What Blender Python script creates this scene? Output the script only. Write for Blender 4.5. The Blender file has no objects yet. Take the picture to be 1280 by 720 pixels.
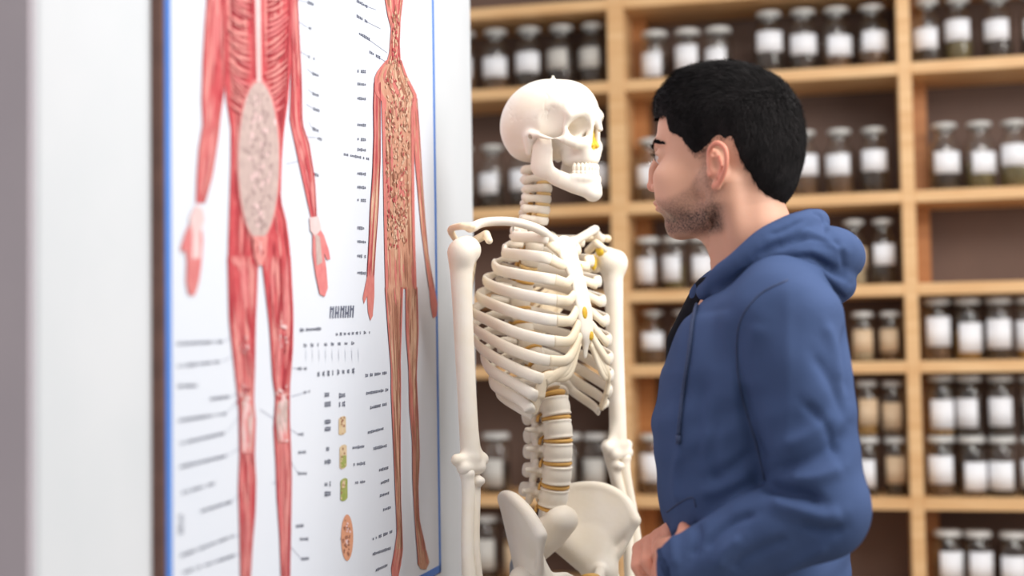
import bpy, math, random
import numpy as np
from mathutils import Vector, Matrix
rnd = random.Random(7)
SC = bpy.context.scene
COL = SC.collection
def R(d): return math.radians(d)
# ------------------------------------------------------------------ camera
F = 50.0 / 36.0 * 1280.0
CAM = np.array([0.0, 0.0, 1.35])
PITCH, ROLL = R(2.9), R(0.9)
_f = np.array([0, math.cos(PITCH), math.sin(PITCH)])
_r0 = np.array([1.0, 0, 0]); _u0 = np.array([0, -math.sin(PITCH), math.cos(PITCH)])
_r = math.cos(ROLL) * _r0 - math.sin(ROLL) * _u0
_u = math.sin(ROLL) * _r0 + math.cos(ROLL) * _u0
def ray(px, py): return _f + _r * (px - 640) / F + _u * (360 - py) / F
def W(px, py, Y):
    d = ray(px, py); return CAM + d * (Y / d[1])
def on_plane(px, py, p0, n):
    d = ray(px, py); n = np.asarray(n, float); p0 = np.asarray(p0, float)
    return CAM + d * (np.dot(p0 - CAM, n) / np.dot(d, n))
def to_px(p):
    v = np.asarray(p, float) - CAM; z = v @ _f
    return 640 + F * (v @ _r) / z, 360 - F * (v @ _u) / z
cd = bpy.data.cameras.new('camera'); cam = bpy.data.objects.new('camera', cd); COL.objects.link(cam)
M = Matrix(((_r[0], _u[0], -_f[0], CAM[0]), (_r[1], _u[1], -_f[1], CAM[1]), (_r[2], _u[2], -_f[2], CAM[2]), (0, 0, 0, 1)))
cam.matrix_world = M
cd.lens = 50; cd.sensor_width = 36; cd.clip_start = 0.05
cd.dof.use_dof = True; cd.dof.focus_distance = 2.18; cd.dof.aperture_fstop = 1.9
SC.camera = cam
# ------------------------------------------------------------------ materials
def lin(c):
    return tuple(((v / 255) / 12.92 if v / 255 <= 0.04045 else ((v / 255 + 0.055) / 1.055) ** 2.4) for v in c) + (1.0,)
def mat(name, rgb, rough=0.6, rgb2=None, scale=20, bump=0.0, bscale=None, spec=0.4, metal=0.0, stretch=(1, 1, 1), detail=4, sss=0.0, lo=0.35, hi=0.65):
    if name.startswith('print_'): rgb, rgb2 = [tuple(v * q for v, q in zip(c, (.91, .84, .85))) for c in (rgb, rgb2 or rgb)]
    m = bpy.data.materials.new(name); m.use_nodes = True
    nt = m.node_tree; b = nt.nodes['Principled BSDF']
    b.inputs['Roughness'].default_value = rough; b.inputs['Metallic'].default_value = metal
    b.inputs['Specular IOR Level'].default_value = spec
    tc = nt.nodes.new('ShaderNodeTexCoord'); mp = nt.nodes.new('ShaderNodeMapping'); mp.inputs['Scale'].default_value = stretch
    nt.links.new(tc.outputs['Object'], mp.inputs['Vector'])
    nz = nt.nodes.new('ShaderNodeTexNoise'); nz.inputs['Scale'].default_value = scale; nz.inputs['Detail'].default_value = detail
    nt.links.new(mp.outputs['Vector'], nz.inputs['Vector'])
    rp = nt.nodes.new('ShaderNodeValToRGB')
    rp.color_ramp.elements[0].position = lo; rp.color_ramp.elements[1].position = hi
    rp.color_ramp.elements[0].color = lin(rgb); rp.color_ramp.elements[1].color = lin(rgb2 or rgb)
    nt.links.new(nz.outputs['Fac'], rp.inputs['Fac']); nt.links.new(rp.outputs['Color'], b.inputs['Base Color'])
    if bump:
        n2 = nt.nodes.new('ShaderNodeTexNoise'); n2.inputs['Scale'].default_value = bscale or scale; n2.inputs['Detail'].default_value = 3
        nt.links.new(mp.outputs['Vector'], n2.inputs['Vector'])
        bp = nt.nodes.new('ShaderNodeBump'); bp.inputs['Strength'].default_value = bump; bp.inputs['Distance'].default_value = 0.002
        nt.links.new(n2.outputs['Fac'], bp.inputs['Height']); nt.links.new(bp.outputs['Normal'], b.inputs['Normal'])
    if sss:
        b.inputs['Subsurface Weight'].default_value = sss; b.inputs['Subsurface Radius'].default_value = (0.012, 0.006, 0.003); b.inputs['Subsurface Scale'].default_value = 0.5
    return m
# ------------------------------------------------------------------ objects
def link(name, me, m, parent=None, smooth=True, loc=None, **props):
    o = bpy.data.objects.new(name, me); COL.objects.link(o)
    if m is not None:
        for mm in (m if isinstance(m, (list, tuple)) else [m]): me.materials.append(mm)
    if smooth: me.polygons.foreach_set('use_smooth', [True] * len(me.polygons))
    if loc is not None: o.location = loc
    if parent is not None: o.parent = parent
    for k, v in props.items(): o[k] = v
    return o
def mesh(V, Fc):
    me = bpy.data.meshes.new('m')
    V = np.asarray(V, float)
    me.from_pydata(V.tolist(), [], [tuple(f) for f in (Fc.tolist() if isinstance(Fc, np.ndarray) else Fc)])
    me.update(); return me
def empty(name, loc=(0, 0, 0), rz=0, **props):
    o = bpy.data.objects.new(name, None); COL.objects.link(o); o.location = loc; o.rotation_euler = (0, 0, rz)
    o.empty_display_size = 0.1
    for k, v in props.items(): o[k] = v
    return o
class MB:
    """collects shapes into one mesh"""
    def __init__(s): s.v = []; s.f = []; s.mi = []
    def raw(s, V, Fc, mi=0):
        n = len(s.v); s.v += [tuple(map(float, p)) for p in V]; s.f += [tuple(int(i) + n for i in f) for f in Fc]; s.mi += [mi] * len(Fc); return s
    def box(s, o, ax, ay, az, bev=0.0, mi=0):
        """corner o, three edge vectors; chamfered when bev > 0"""
        o, ax, ay, az = [np.asarray(q, float) for q in (o, ax, ay, az)]
        if bev <= 0:
            V = [o + i * ax + j * ay + k * az for i in (0, 1) for j in (0, 1) for k in (0, 1)]
            Fc = [(0, 1, 3, 2), (4, 6, 7, 5), (0, 4, 5, 1), (2, 3, 7, 6), (0, 2, 6, 4), (1, 5, 7, 3)]
            return s.raw(V, Fc, mi)
        L = [np.linalg.norm(a) for a in (ax, ay, az)]; t = [min(0.45, bev / l) for l in L]
        V = []; idx = {}
        for i in (0, 1):
            for j in (0, 1):
                for k in (0, 1):
                    for a in range(3):
                        q = [i, j, k]; c = [abs(q[b] - t[b]) if b != a else q[b] for b in range(3)]
                        idx[(i, j, k, a)] = len(V); V.append(o + c[0] * ax + c[1] * ay + c[2] * az)
        Fc = []
        for a in range(3):
            b, c = (a + 1) % 3, (a + 2) % 3
            for sgn in (0, 1):
                q = []
                for (u, w) in ((0, 0), (1, 0), (1, 1), (0, 1)):
                    t3 = [0, 0, 0]; t3[a] = sgn; t3[b] = u; t3[c] = w; q.append(idx[(*t3, a)])
                Fc.append(q if sgn else q[::-1])
        for a in range(3):
            b, c = (a + 1) % 3, (a + 2) % 3
            for u in (0, 1):
                for w in (0, 1):
                    k0 = [0, 0, 0]; k0[b] = u; k0[c] = w; k1 = list(k0); k1[a] = 1
                    Fc.append([idx[(*k0, b)], idx[(*k1, b)], idx[(*k1, c)], idx[(*k0, c)]])
        for i in (0, 1):
            for j in (0, 1):
                for k in (0, 1): Fc.append([idx[(i, j, k, a)] for a in range(3)])
        return s.raw(V, Fc, mi)
    def lathe(s, c, prof, n=24, a0=0, a1=2 * math.pi, mi=0):
        full = abs(a1 - a0 - 2 * math.pi) < 1e-6; V = []; Fc = []; m = n if full else n + 1
        for (r, z) in prof:
            for i in range(m):
                a = a0 + (a1 - a0) * i / n; V.append((c[0] + r * math.cos(a), c[1] + r * math.sin(a), c[2] + z))
        for j in range(len(prof) - 1):
            for i in range(n):
                i2 = (i + 1) % m; Fc.append((j * m + i, j * m + i2, (j + 1) * m + i2, (j + 1) * m + i))
        return s.raw(V, Fc, mi)
    def sweep(s, P, ra, rb=None, n=8, radial=None, mi=0, cap=True):
        """tube along P; ra half width along 'radial', rb across it"""
        P = np.asarray(P, float); m = len(P); rb = ra if rb is None else rb
        ra = np.broadcast_to(np.asarray(ra, float), (m,)); rb = np.broadcast_to(np.asarray(rb, float), (m,))
        T = np.gradient(P, axis=0); T /= np.linalg.norm(T, axis=1)[:, None] + 1e-12
        V = []; prev = None
        for i in range(m):
            t = T[i]
            if radial is not None: nn = np.asarray(radial(P[i]) if callable(radial) else radial, float)
            elif prev is None: nn = np.array([0, 0, 1.0]) if abs(t[2]) < 0.9 else np.array([1.0, 0, 0])
            else: nn = prev
            nn = nn - t * (nn @ t); nn /= np.linalg.norm(nn) + 1e-12; prev = nn; b = np.cross(t, nn)
            for k in range(n):
                a = 2 * math.pi * k / n; V.append(P[i] + nn * ra[i] * math.cos(a) + b * rb[i] * math.sin(a))
        Fc = [(i * n + k, i * n + (k + 1) % n, (i + 1) * n + (k + 1) % n, (i + 1) * n + k) for i in range(m - 1) for k in range(n)]
        if cap: Fc += [tuple(range(n))[::-1], tuple((m - 1) * n + k for k in range(n))]
        return s.raw(V, Fc, mi)
    def poly(s, pts, mi=0): return s.raw(pts, [tuple(range(len(pts)))], mi)
    def build(s, name, m, parent=None, smooth=False, loc=None, **props):
        me = mesh(np.array(s.v) - (np.array(loc) if loc is not None and parent is None else 0), s.f)
        me.polygons.foreach_set('material_index', s.mi)
        return link(name, me, m, parent, smooth, loc if parent is None else None, **props)
def catmull(P, n=8):
    P = [np.asarray(p, float) for p in P]; P = [2 * P[0] - P[1]] + P + [2 * P[-1] - P[-2]]; out = []
    for i in range(1, len(P) - 2):
        for k in range(n):
            t = k / n; a, b, c, d = P[i - 1:i + 3]
            out.append(0.5 * ((2 * b) + (c - a) * t + (2 * a - 5 * b + 4 * c - d) * t * t + (3 * b - a - 3 * c + d) * t ** 3))
    out.append(P[-2]); return np.array(out)
# ------------------------------------------------------------------ implicit surfaces
def smin(a, b, k):
    if k <= 0: return np.minimum(a, b)
    h = np.clip(0.5 + 0.5 * (b - a) / k, 0, 1); return b + (a - b) * h - k * h * (1 - h)
def rot(rx=0, ry=0, rz=0): return np.array((Matrix.Rotation(R(rz), 3, 'Z') @ Matrix.Rotation(R(ry), 3, 'Y') @ Matrix.Rotation(R(rx), 3, 'X')))
def ELL(c, r, Q=None):
    c = np.asarray(c, float); r = np.asarray(r, float); m = r.max() if Q is not None else r
    def fn(X, Y, Z):
        x, y, z = X - c[0], Y - c[1], Z - c[2]
        if Q is not None: x, y, z = (Q[0, 0] * x + Q[1, 0] * y + Q[2, 0] * z, Q[0, 1] * x + Q[1, 1] * y + Q[2, 1] * z, Q[0, 2] * x + Q[1, 2] * y + Q[2, 2] * z)
        k0 = np.sqrt((x / r[0]) ** 2 + (y / r[1]) ** 2 + (z / r[2]) ** 2); k1 = np.sqrt((x / r[0] ** 2) ** 2 + (y / r[1] ** 2) ** 2 + (z / r[2] ** 2) ** 2)
        return k0 * (k0 - 1) / (k1 + 1e-9)
    return fn, c - m, c + m
def BOX(c, h, r=0.002, Q=None):
    c = np.asarray(c, float); h = np.asarray(h, float)
    def fn(X, Y, Z):
        x, y, z = X - c[0], Y - c[1], Z - c[2]
        if Q is not None: x, y, z = (Q[0, 0] * x + Q[1, 0] * y + Q[2, 0] * z, Q[0, 1] * x + Q[1, 1] * y + Q[2, 1] * z, Q[0, 2] * x + Q[1, 2] * y + Q[2, 2] * z)
        x, y, z = abs(x) - h[0] + r, abs(y) - h[1] + r, abs(z) - h[2] + r
        return np.sqrt(np.maximum(x, 0) ** 2 + np.maximum(y, 0) ** 2 + np.maximum(z, 0) ** 2) + np.minimum(np.maximum(np.maximum(x, y), z), 0) - r
    m = np.linalg.norm(h) if Q is not None else h
    return fn, c - m, c + m
def PATH(P, rr, S=(1, 1, 1)):
    """rounded cones along P; S squashes space (section scale per axis)"""
    P = np.asarray(P, float); rr = np.broadcast_to(np.asarray(rr, float), (len(P),)); S = np.asarray(S, float)
    def fn(X, Y, Z):
        d = None; X, Y, Z = X / S[0], Y / S[1], Z / S[2]; Q = P / S
        for i in range(len(P) - 1):
            a, b = Q[i], Q[i + 1]; e = b - a; L = e @ e + 1e-12
            t = np.clip(((X - a[0]) * e[0] + (Y - a[1]) * e[1] + (Z - a[2]) * e[2]) / L, 0, 1)
            q = np.sqrt((X - a[0] - t * e[0]) ** 2 + (Y - a[1] - t * e[1]) ** 2 + (Z - a[2] - t * e[2]) ** 2) - (rr[i] + (rr[i + 1] - rr[i]) * t)
            d = q if d is None else np.minimum(d, q)
        return d * S.min()
    m = rr.max() * S
    return fn, P.min(0) - m, P.max(0) + m
class Field:
    def __init__(s, lo, hi, res):
        s.lo = np.asarray(lo, float); s.res = res; n = np.ceil((np.asarray(hi) - s.lo) / res).astype(int) + 1
        s.n = n; s.ax = [(s.lo[i] + np.arange(n[i]) * res).astype(np.float32) for i in range(3)]; s.V = np.full(n, 1.0, np.float32)
    def _s(s, lo, hi, pad):
        a = np.clip(np.floor((np.asarray(lo) - pad - s.lo) / s.res).astype(int), 0, s.n); b = np.clip(np.ceil((np.asarray(hi) + pad - s.lo) / s.res).astype(int) + 1, 0, s.n)
        return tuple(slice(a[i], b[i]) for i in range(3))
    def _g(s, sl): return s.ax[0][sl[0]][:, None, None], s.ax[1][sl[1]][None, :, None], s.ax[2][sl[2]][None, None, :]
    def add(s, prim, k=0.0):
        fn, lo, hi = prim; sl = s._s(lo, hi, k + 3 * s.res)
        if all(q.stop > q.start for q in sl): s.V[sl] = smin(s.V[sl], fn(*s._g(sl)), k)
        return s
    def sub(s, prim, k=0.0):
        fn, lo, hi = prim; sl = s._s(lo, hi, k + 3 * s.res)
        if all(q.stop > q.start for q in sl): s.V[sl] = -smin(-s.V[sl], fn(*s._g(sl)), k)
        return s
    def nets(s):
        V = s.V; V[0] = V[-1] = 1; V[:, 0] = V[:, -1] = 1; V[:, :, 0] = V[:, :, -1] = 1
        I = V < 0; n = np.array(V.shape) - 1
        cs = [(i, j, k) for i in (0, 1) for j in (0, 1) for k in (0, 1)]
        cnt = sum(I[i:i + n[0], j:j + n[1], k:k + n[2]].astype(np.int8) for i, j, k in cs)
        act = np.argwhere((cnt > 0) & (cnt < 8)); ids = np.full(n, -1, np.int64); ids[tuple(act.T)] = np.arange(len(act))
        val = np.stack([V[act[:, 0] + c[0], act[:, 1] + c[1], act[:, 2] + c[2]] for c in cs], 1)
        P = np.zeros((len(act), 3)); w = np.zeros(len(act))
        for a in range(8):
            for b in range(a + 1, 8):
                if sum(abs(cs[a][q] - cs[b][q]) for q in range(3)) != 1: continue
                m = (val[:, a] < 0) != (val[:, b] < 0); t = val[m, a] / (val[m, a] - val[m, b])
                P[m] += np.array(cs[a]) + t[:, None] * (np.array(cs[b]) - np.array(cs[a])); w[m] += 1
        P = (P / w[:, None] + act) * s.res + s.lo
        out = []
        for a in range(3):
            b, c = (a + 1) % 3, (a + 2) % 3; e = np.zeros(3, int); e[a] = 1
            A = I[tuple(slice(0, -1) if q == a else slice(None) for q in range(3))]; B = I[tuple(slice(1, None) if q == a else slice(None) for q in range(3))]
            for sg in (0, 1):
                E = np.argwhere((A & ~B) if sg else (~A & B)); E = E[(E[:, b] > 0) & (E[:, c] > 0)]
                eb = np.zeros(3, int); eb[b] = 1; ec = np.zeros(3, int); ec[c] = 1
                q = [ids[tuple((E - o).T)] for o in (eb * 0, eb, eb + ec, ec)]
                q = np.stack(q if sg else q[::-1], 1); out.append(q[(q >= 0).all(1)])
        return P, np.concatenate(out)
def relax(P, Q, it=1, lam=0.5):
    E = np.concatenate([Q[:, [0, 1]], Q[:, [1, 2]], Q[:, [2, 3]], Q[:, [3, 0]]]); E = np.concatenate([E, E[:, ::-1]])
    cnt = np.bincount(E[:, 0], minlength=len(P))[:, None]
    for _ in range(it):
        S = np.stack([np.bincount(E[:, 0], weights=P[E[:, 1], i], minlength=len(P)) for i in range(3)], 1) / np.maximum(cnt, 1)
        P = P + lam * (S - P)
    return P
def grow(name, field, m, parent=None, smooth_it=1, fn=None, **props):
    P, Q = field.nets(); P = relax(P, Q, smooth_it)
    if fn is not None: P = fn(P)
    return link(name, mesh(P, Q), m, parent, True, **props)
# ------------------------------------------------------------------ room
m_wall = mat('white_paint', (198, 201, 206), 0.75, (194, 198, 203), 6, 0.05, 120)
m_grey = mat('grey_lilac_face', (196, 186, 194), 0.8, (188, 179, 188), 5, 0.05, 120)  # separate grey-lilac tone for the pillar's near end face
m_floor = mat('floor_vinyl', (168, 158, 148), 0.5, (156, 146, 136), 8, 0.05, 60)
m_dark = mat('dark_room_wall', (110, 96, 88), 0.85, (100, 87, 80), 4)
WA = R(12.37)
TW = np.array([math.sin(WA), math.cos(WA), 0]); NW = np.array([math.cos(WA), -math.sin(WA), 0])
PP = W(550, 450, 2.5)                     # a point on the front of the chart
WP = PP - NW * 0.014                      # the plaster behind it
c0 = on_plane(46, 400, WP, NW); c1 = on_plane(592, 300, WP, NW)
c0[2] = c1[2] = 0
up = np.array([0, 0, 1.0])
MB().box(c0, c1 - c0, -NW * 0.35, up * 2.9, 0.003).build('wall_left', m_wall, kind='structure')
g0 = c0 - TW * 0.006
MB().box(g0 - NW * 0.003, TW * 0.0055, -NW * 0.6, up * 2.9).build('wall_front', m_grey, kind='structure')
MB().box((-3, -1.5, -0.05), (7.5, 0, 0), (0, 7.2, 0), (0, 0, 0.05)).build('floor', m_floor, kind='structure')
MB().box((-3, 5.6, 0), (7.5, 0, 0), (0, 0.1, 0), (0, 0, 2.9)).build('wall_back', m_dark, kind='structure')
# ------------------------------------------------------------------ the chart
m_sheet = mat('chart_paper', (209, 214, 224), 0.45, (206, 212, 223), 3)
m_blue = mat('blue_border', (70, 125, 205), 0.45, (62, 116, 196), 4)
m_edge = mat('board_edge', (120, 88, 78), 0.7, (104, 76, 68), 30)
def pp(x, y, off=0.0): return on_plane(x, y, PP + NW * off, NW)
a = pp(207, 300); b = pp(546, 300)
# along-wall coordinate s and height z on the chart plane
def sz(p): return ((p - PP) @ TW, p[2])
s0, s1 = sz(a)[0], sz(b)[0]; zb = sz(pp(556, 712))[1]; zt = zb + (s1 - s0) * 1.24
def cp(s, z, off=0.0): return PP + TW * s + NW * off + up * (z - PP[2])
chart = empty('anatomy_chart', cp((s0 + s1) / 2, zb), label='large blue-bordered muscle and vessel wall chart on the white wall', category='poster')
chart.rotation_euler = (0, 0, 0); CH = chart.location
def CHb(mb, name, m, smooth=False, **p):
    o = mb.build(name, m, None, smooth, **p); o.parent = chart; o.matrix_parent_inverse = Matrix.Translation(-CH); return o
def prism(s_a, s_b, z_a, z_b, o0, o1, mb=None):
    mb = mb or MB(); q = cp(s_a, z_a, o0); return mb.box(q, TW * (s_b - s_a), NW * (o1 - o0), up * (z_b - z_a))
CHb(prism(s0 - .004, s1 + .002, zb - .002, zt + .002, -.0139, -.001), 'backing_board', m_edge)
bw = 0.013
mbb = MB()
for q in ((s0, s0 + bw, zb, zt), (s1 - bw, s1, zb, zt), (s0, s1, zb, zb + bw), (s0, s1, zt - bw, zt)): prism(*q, -.001, .0003, mbb)
CHb(mbb, 'border', m_blue)
CHb(prism(s0 + bw, s1 - bw, zb + bw, zt - bw, -.001, .0), 'paper_sheet', m_sheet)
# printed figures: outlines taken from the chart itself, laid on its plane
def resample(pl, n):
    pl = np.array(pl, float); d = np.r_[0, np.cumsum(np.linalg.norm(np.diff(pl, axis=0), axis=1))]; t = np.linspace(0, d[-1], n)
    return np.stack([np.interp(t, d, pl[:, 0]), np.interp(t, d, pl[:, 1])], 1)
def yres(pl, ys):
    pl = np.array(pl, float); return np.stack([np.interp(ys, pl[:, 1], pl[:, 0]), ys], 1)
def limb(mb, L, Rr, mis, streaks, off, n=40, wid=0.10, seed=1, edge=None, slant=0.0, maxlen=0.45):
    """area between two edge lines, overlaid with muscle strands"""
    rg = random.Random(seed)
    y0 = max(L[0][1], Rr[0][1]); y1 = min(L[-1][1], Rr[-1][1])
    ys = np.linspace(y0, y1, n); A = yres(L, ys); B = yres(Rr, ys)
    V = [pp(*q, off) for q in A] + [pp(*q, off) for q in B]
    mb.raw(V, [(i, n + i, n + i + 1, i + 1) for i in range(n - 1)], mis[0])
    def at(t, s):
        i = min(n - 2, max(0, int(t * (n - 1)))); f = t * (n - 1) - i
        a_ = A[i] * (1 - f) + A[i + 1] * f; b_ = B[i] * (1 - f) + B[i + 1] * f; return a_ + (b_ - a_) * s
    for k in range(streaks):
        s_ = rg.uniform(0.06, 0.94); t0 = rg.uniform(-0.1, 0.95); ln = rg.uniform(0.15, 1) * maxlen; t1 = min(1, t0 + ln); t0 = max(0, t0)
        w = wid * rg.uniform(0.4, 1.2); mi = mis[rg.randrange(1, len(mis))]; m = 6; sl = slant * rg.uniform(0.5, 1.2)
        V = []
        for j in range(m + 1):
            u = j / m; ss = s_ + sl * (u - .5); ww = w * math.sin(math.pi * min(max(u, 0.04), 0.96)) / 2
            for q in (-ww, ww): V.append(pp(*at(t0 + (t1 - t0) * u, min(0.99, max(0.01, ss + q))), off + 0.00012 + 0.000004 * k))
        mb.raw(V, [(2 * j, 2 * j + 1, 2 * j + 3, 2 * j + 2) for j in range(m)], mi)
    if edge is not None:
        for side in (0.0, 1.0):
            V = []
            for i in range(n):
                for q in (0, 0.09): V.append(pp(*at(i / (n - 1), abs(side - q)), off + 0.0009))
            mb.raw(V, [(2 * i, 2 * i + 1, 2 * i + 3, 2 * i + 2) for i in range(n - 1)], edge)
def blob(mb, c, rx, ry, mi, off, n=28, skew=0.0):
    mb.poly([pp(c[0] + rx * math.cos(2 * math.pi * i / n), c[1] + ry * math.sin(2 * math.pi * i / n) + skew * math.cos(2 * math.pi * i / n) * rx, off) for i in range(n)], mi)
def A2(o, l, k=2.0): return [(o[0] + x / k, o[1] + y / k) for x, y in l]
red = mat('print_red', (199, 74, 84), 0.5, (212, 100, 104), 60, lo=.4, hi=.6); pink = mat('print_pink', (232, 168, 160), 0.5, (226, 150, 146), 60)
dred = mat('print_dark_red', (158, 44, 58), 0.5, (172, 56, 66), 60); cream = mat('print_cream', (210, 202, 194), 0.5, (192, 182, 176), 90)
pale = mat('print_pale_tendon', (240, 228, 226), 0.5, (236, 216, 214), 60); taupe = mat('print_taupe', (170, 158, 154), 0.5, (182, 170, 166), 90)
blush = mat('print_light_red', (220, 132, 134), .5, (228, 150, 148), 70)
RM = [red, pink, dred, cream, pale, taupe, blush]
O1 = (200, 0); O2 = (200, 360); TOP = -130
mb = MB(); off = .0004
limb(mb, [(284, TOP - 2), (268, TOP + 12), (262, TOP + 36)] + A2(O1, [(118, 0), (113, 60), (108, 150), (105, 250), (108, 310), (98, 370), (93, 440), (91, 508)]), [(300, TOP)] + A2(O1, [(162, 0), (165, 100), (166, 190), (154, 280), (146, 350), (132, 440), (108, 525)]), [0, 1, 1, 2, 6], 60, off, seed=2, edge=0, maxlen=.3, wid=.16)
limb(mb, [(358, TOP)] + A2(O1, [(325, 0), (328, 200), (325, 300), (340, 370), (355, 440), (378, 545)]), [(360, TOP - 2), (374, TOP + 12), (379, TOP + 36)] + A2(O1, [(345, 0), (350, 100), (355, 200), (357, 310), (374, 360), (388, 450), (393, 548)]), [0, 1, 1, 2, 6], 60, off, seed=3, edge=0, maxlen=.3, wid=.16)
limb(mb, [(275, TOP)] + A2(O1, [(160, 0), (165, 240), (178, 320), (178, 400), (175, 500), (172, 600), (170, 722)]), [(319, TOP)] + A2(O1, [(238, 0), (244, 200), (247, 400), (247, 600), (246, 650)]), [0, 1, 2], 60, off, seed=4, edge=0, maxlen=.3)
limb(mb, [(321, TOP)] + A2(O1, [(250, 0), (250, 200), (250, 400), (252, 600), (254, 650)]), [(365, TOP)] + A2(O1, [(330, 0), (328, 150), (321, 250), (310, 330), (305, 400), (302, 500), (316, 550), (325, 620), (331, 722)]), [0, 1, 2], 60, off, seed=5, edge=0, maxlen=.3)
# serrated flank muscles on both sides of the chest
rg = random.Random(3)
for sd in (0, 1):
    for k in range(34):
        y = TOP + 20 + k * 7.4
        if y > 142: continue
        xi = 319 - 0 if sd == 0 else 326
        x0, x1 = ((283 + (y > 90) * 2, 316) if sd == 0 else (329, 362 - max(0, y - 60) * .06))
        jt = rg.uniform(-2, 2); sl_ = rg.uniform(8, 22); x0 += rg.uniform(0, 6); x1 -= rg.uniform(0, 6)
        for h, mi in ((rg.uniform(1.2, 2.4), rg.choice([1, 1, 6])), (rg.uniform(.7, 1.3), 2)):
            dy = 3.6 + jt if mi == 2 else jt; V = []
            for j in range(7):
                u = j / 6; x = x0 + (x1 - x0) * u; arc = (sl_ * (u - .5) * (1 if sd == 0 else -1)) + 3 * math.sin(u * 3.1)
                ww = h * math.sin(math.pi * min(.95, max(.05, u))) + .2
                V += [pp(x, y + arc + dy - ww, off + .0011), pp(x, y + arc + dy + ww, off + .0011)]
            mb.raw(V, [(2 * j, 2 * j + 1, 2 * j + 3, 2 * j + 2) for j in range(6)], mi)
limb(mb, [(319, TOP), (319, 0), (321.5, 110)], [(326, TOP), (326, 0), (327, 110)], [4, 3], 6, off + .0014, seed=6)
# belly sheath
blob(mb, (323.5, 200), 27.5, 103, 6, off + .0013); blob(mb, (323.5, 201), 25.5, 99, 3, off + .0015)
for k in range(150):
    t = rg.uniform(-.92, .92); x = 323.5 + rg.gauss(0, 8); y = 201 + t * 95
    if abs(x - 323.5) < 24 * math.sqrt(1 - t * t): blob(mb, (x, y), rg.uniform(.8, 1.9), rg.uniform(1.5, 5), 5 if rg.random() < .7 else 4, off + .0017 + k * 1e-6, 7, rg.uniform(-.6, .6))
# groin
limb(mb, A2(O1, [(232, 590), (236, 640), (244, 664)]), A2(O1, [(270, 590), (266, 640), (256, 664)]), [1, 4, 0, 2], 12, off + .0018, seed=8)
# hands: pale wrist, pink palm, thumb and fingers
def hand(pts, mi, o): mb.poly([pp(x, y, o) for x, y in pts], mi)
hand([(245, 256), (254, 262), (256, 275), (251, 290), (240, 289), (237, 272)], 4, off + .0012)
hand([(240, 276), (252, 280), (254, 300), (252, 330), (249, 352), (243, 370), (236, 368), (233, 352), (234, 325), (232, 312), (228, 316), (226, 310), (231, 294), (236, 282)], 6, off + .001)
hand([(241, 284), (250, 286), (251, 322), (240, 324)], 4, off + .0013)
for x in (236.5, 241, 245.5): limb(mb, [(x, 328), (x + .5, 364)], [(x + 1, 328), (x + 1.2, 364)], [1, 5], 1, off + .0013, n=4)
hand([(387, 272), (398, 270), (402, 286), (394, 296), (388, 288)], 4, off + .0012)
hand([(391, 290), (398, 282), (405, 294), (411, 312), (413, 324), (409, 325), (405, 316), (408, 335), (410, 360), (406, 371), (400, 368), (395, 345), (391, 318)], 6, off + .001)
hand([(394, 292), (400, 296), (403, 328), (396, 332)], 3, off + .0013)
# legs
limb(mb, A2(O2, [(170, -80), (172, 0), (174, 80), (184, 170), (194, 260), (198, 300), (200, 420), (197, 500), (200, 600), (203, 760)]), A2(O2, [(246, -80), (243, 20), (240, 80), (238, 200), (235, 280), (240, 330), (237, 420), (241, 480), (239, 560), (232, 640), (225, 760)]), [0, 1, 1, 2, 6], 110, off + .0002, seed=11, edge=0, maxlen=.3, wid=.13, slant=.15)
limb(mb, A2(O2, [(254, -80), (266, 20), (275, 100), (283, 230), (290, 270), (285, 350), (290, 430), (293, 520), (300, 620), (305, 760)]), A2(O2, [(327, -80), (334, 60), (333, 150), (325, 250), (325, 330), (328, 400), (330, 480), (328, 600), (325, 760)]), [0, 1, 1, 2, 6], 110, off + .0002, seed=12, edge=0, maxlen=.3, wid=.13, slant=-.15)
limb(mb, A2(O2, [(203, 262), (204, 330), (204, 415)]), A2(O2, [(230, 268), (236, 330), (230, 412)]), [1, 4, 4, 3, 6], 26, off + .0014, seed=13, n=14, maxlen=.7, wid=.3)
limb(mb, A2(O2, [(293, 262), (290, 330), (296, 385)]), A2(O2, [(320, 262), (320, 330), (323, 385)]), [1, 4, 4, 3, 6], 26, off + .0014, seed=14, n=14, maxlen=.7, wid=.3)
for (cx, cy) in ((212, 262), (306, 262), (214, 150), (306, 120)):
    for k in range(16): blob(mb, (O2[0] + (cx + rg.gauss(0, 8)) / 2, O2[1] + (cy + rg.gauss(0, 14)) / 2), rg.uniform(.8, 2), rg.uniform(.8, 3), rg.choice([4, 2, 0, 4]), off + .0019 + k * 1e-6, 7, .5)
# head and neck of the figure above the frame
limb(mb, [(312, TOP - 60), (306, TOP - 20), (290, TOP + 2)], [(336, TOP - 60), (340, TOP - 20), (352, TOP + 2)], [0, 1, 2], 16, off, seed=15)
blob(mb, (324, TOP - 88), 20, 40, 1, off + .0001)
CHb(mb, 'muscle_figure', RM)
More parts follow.
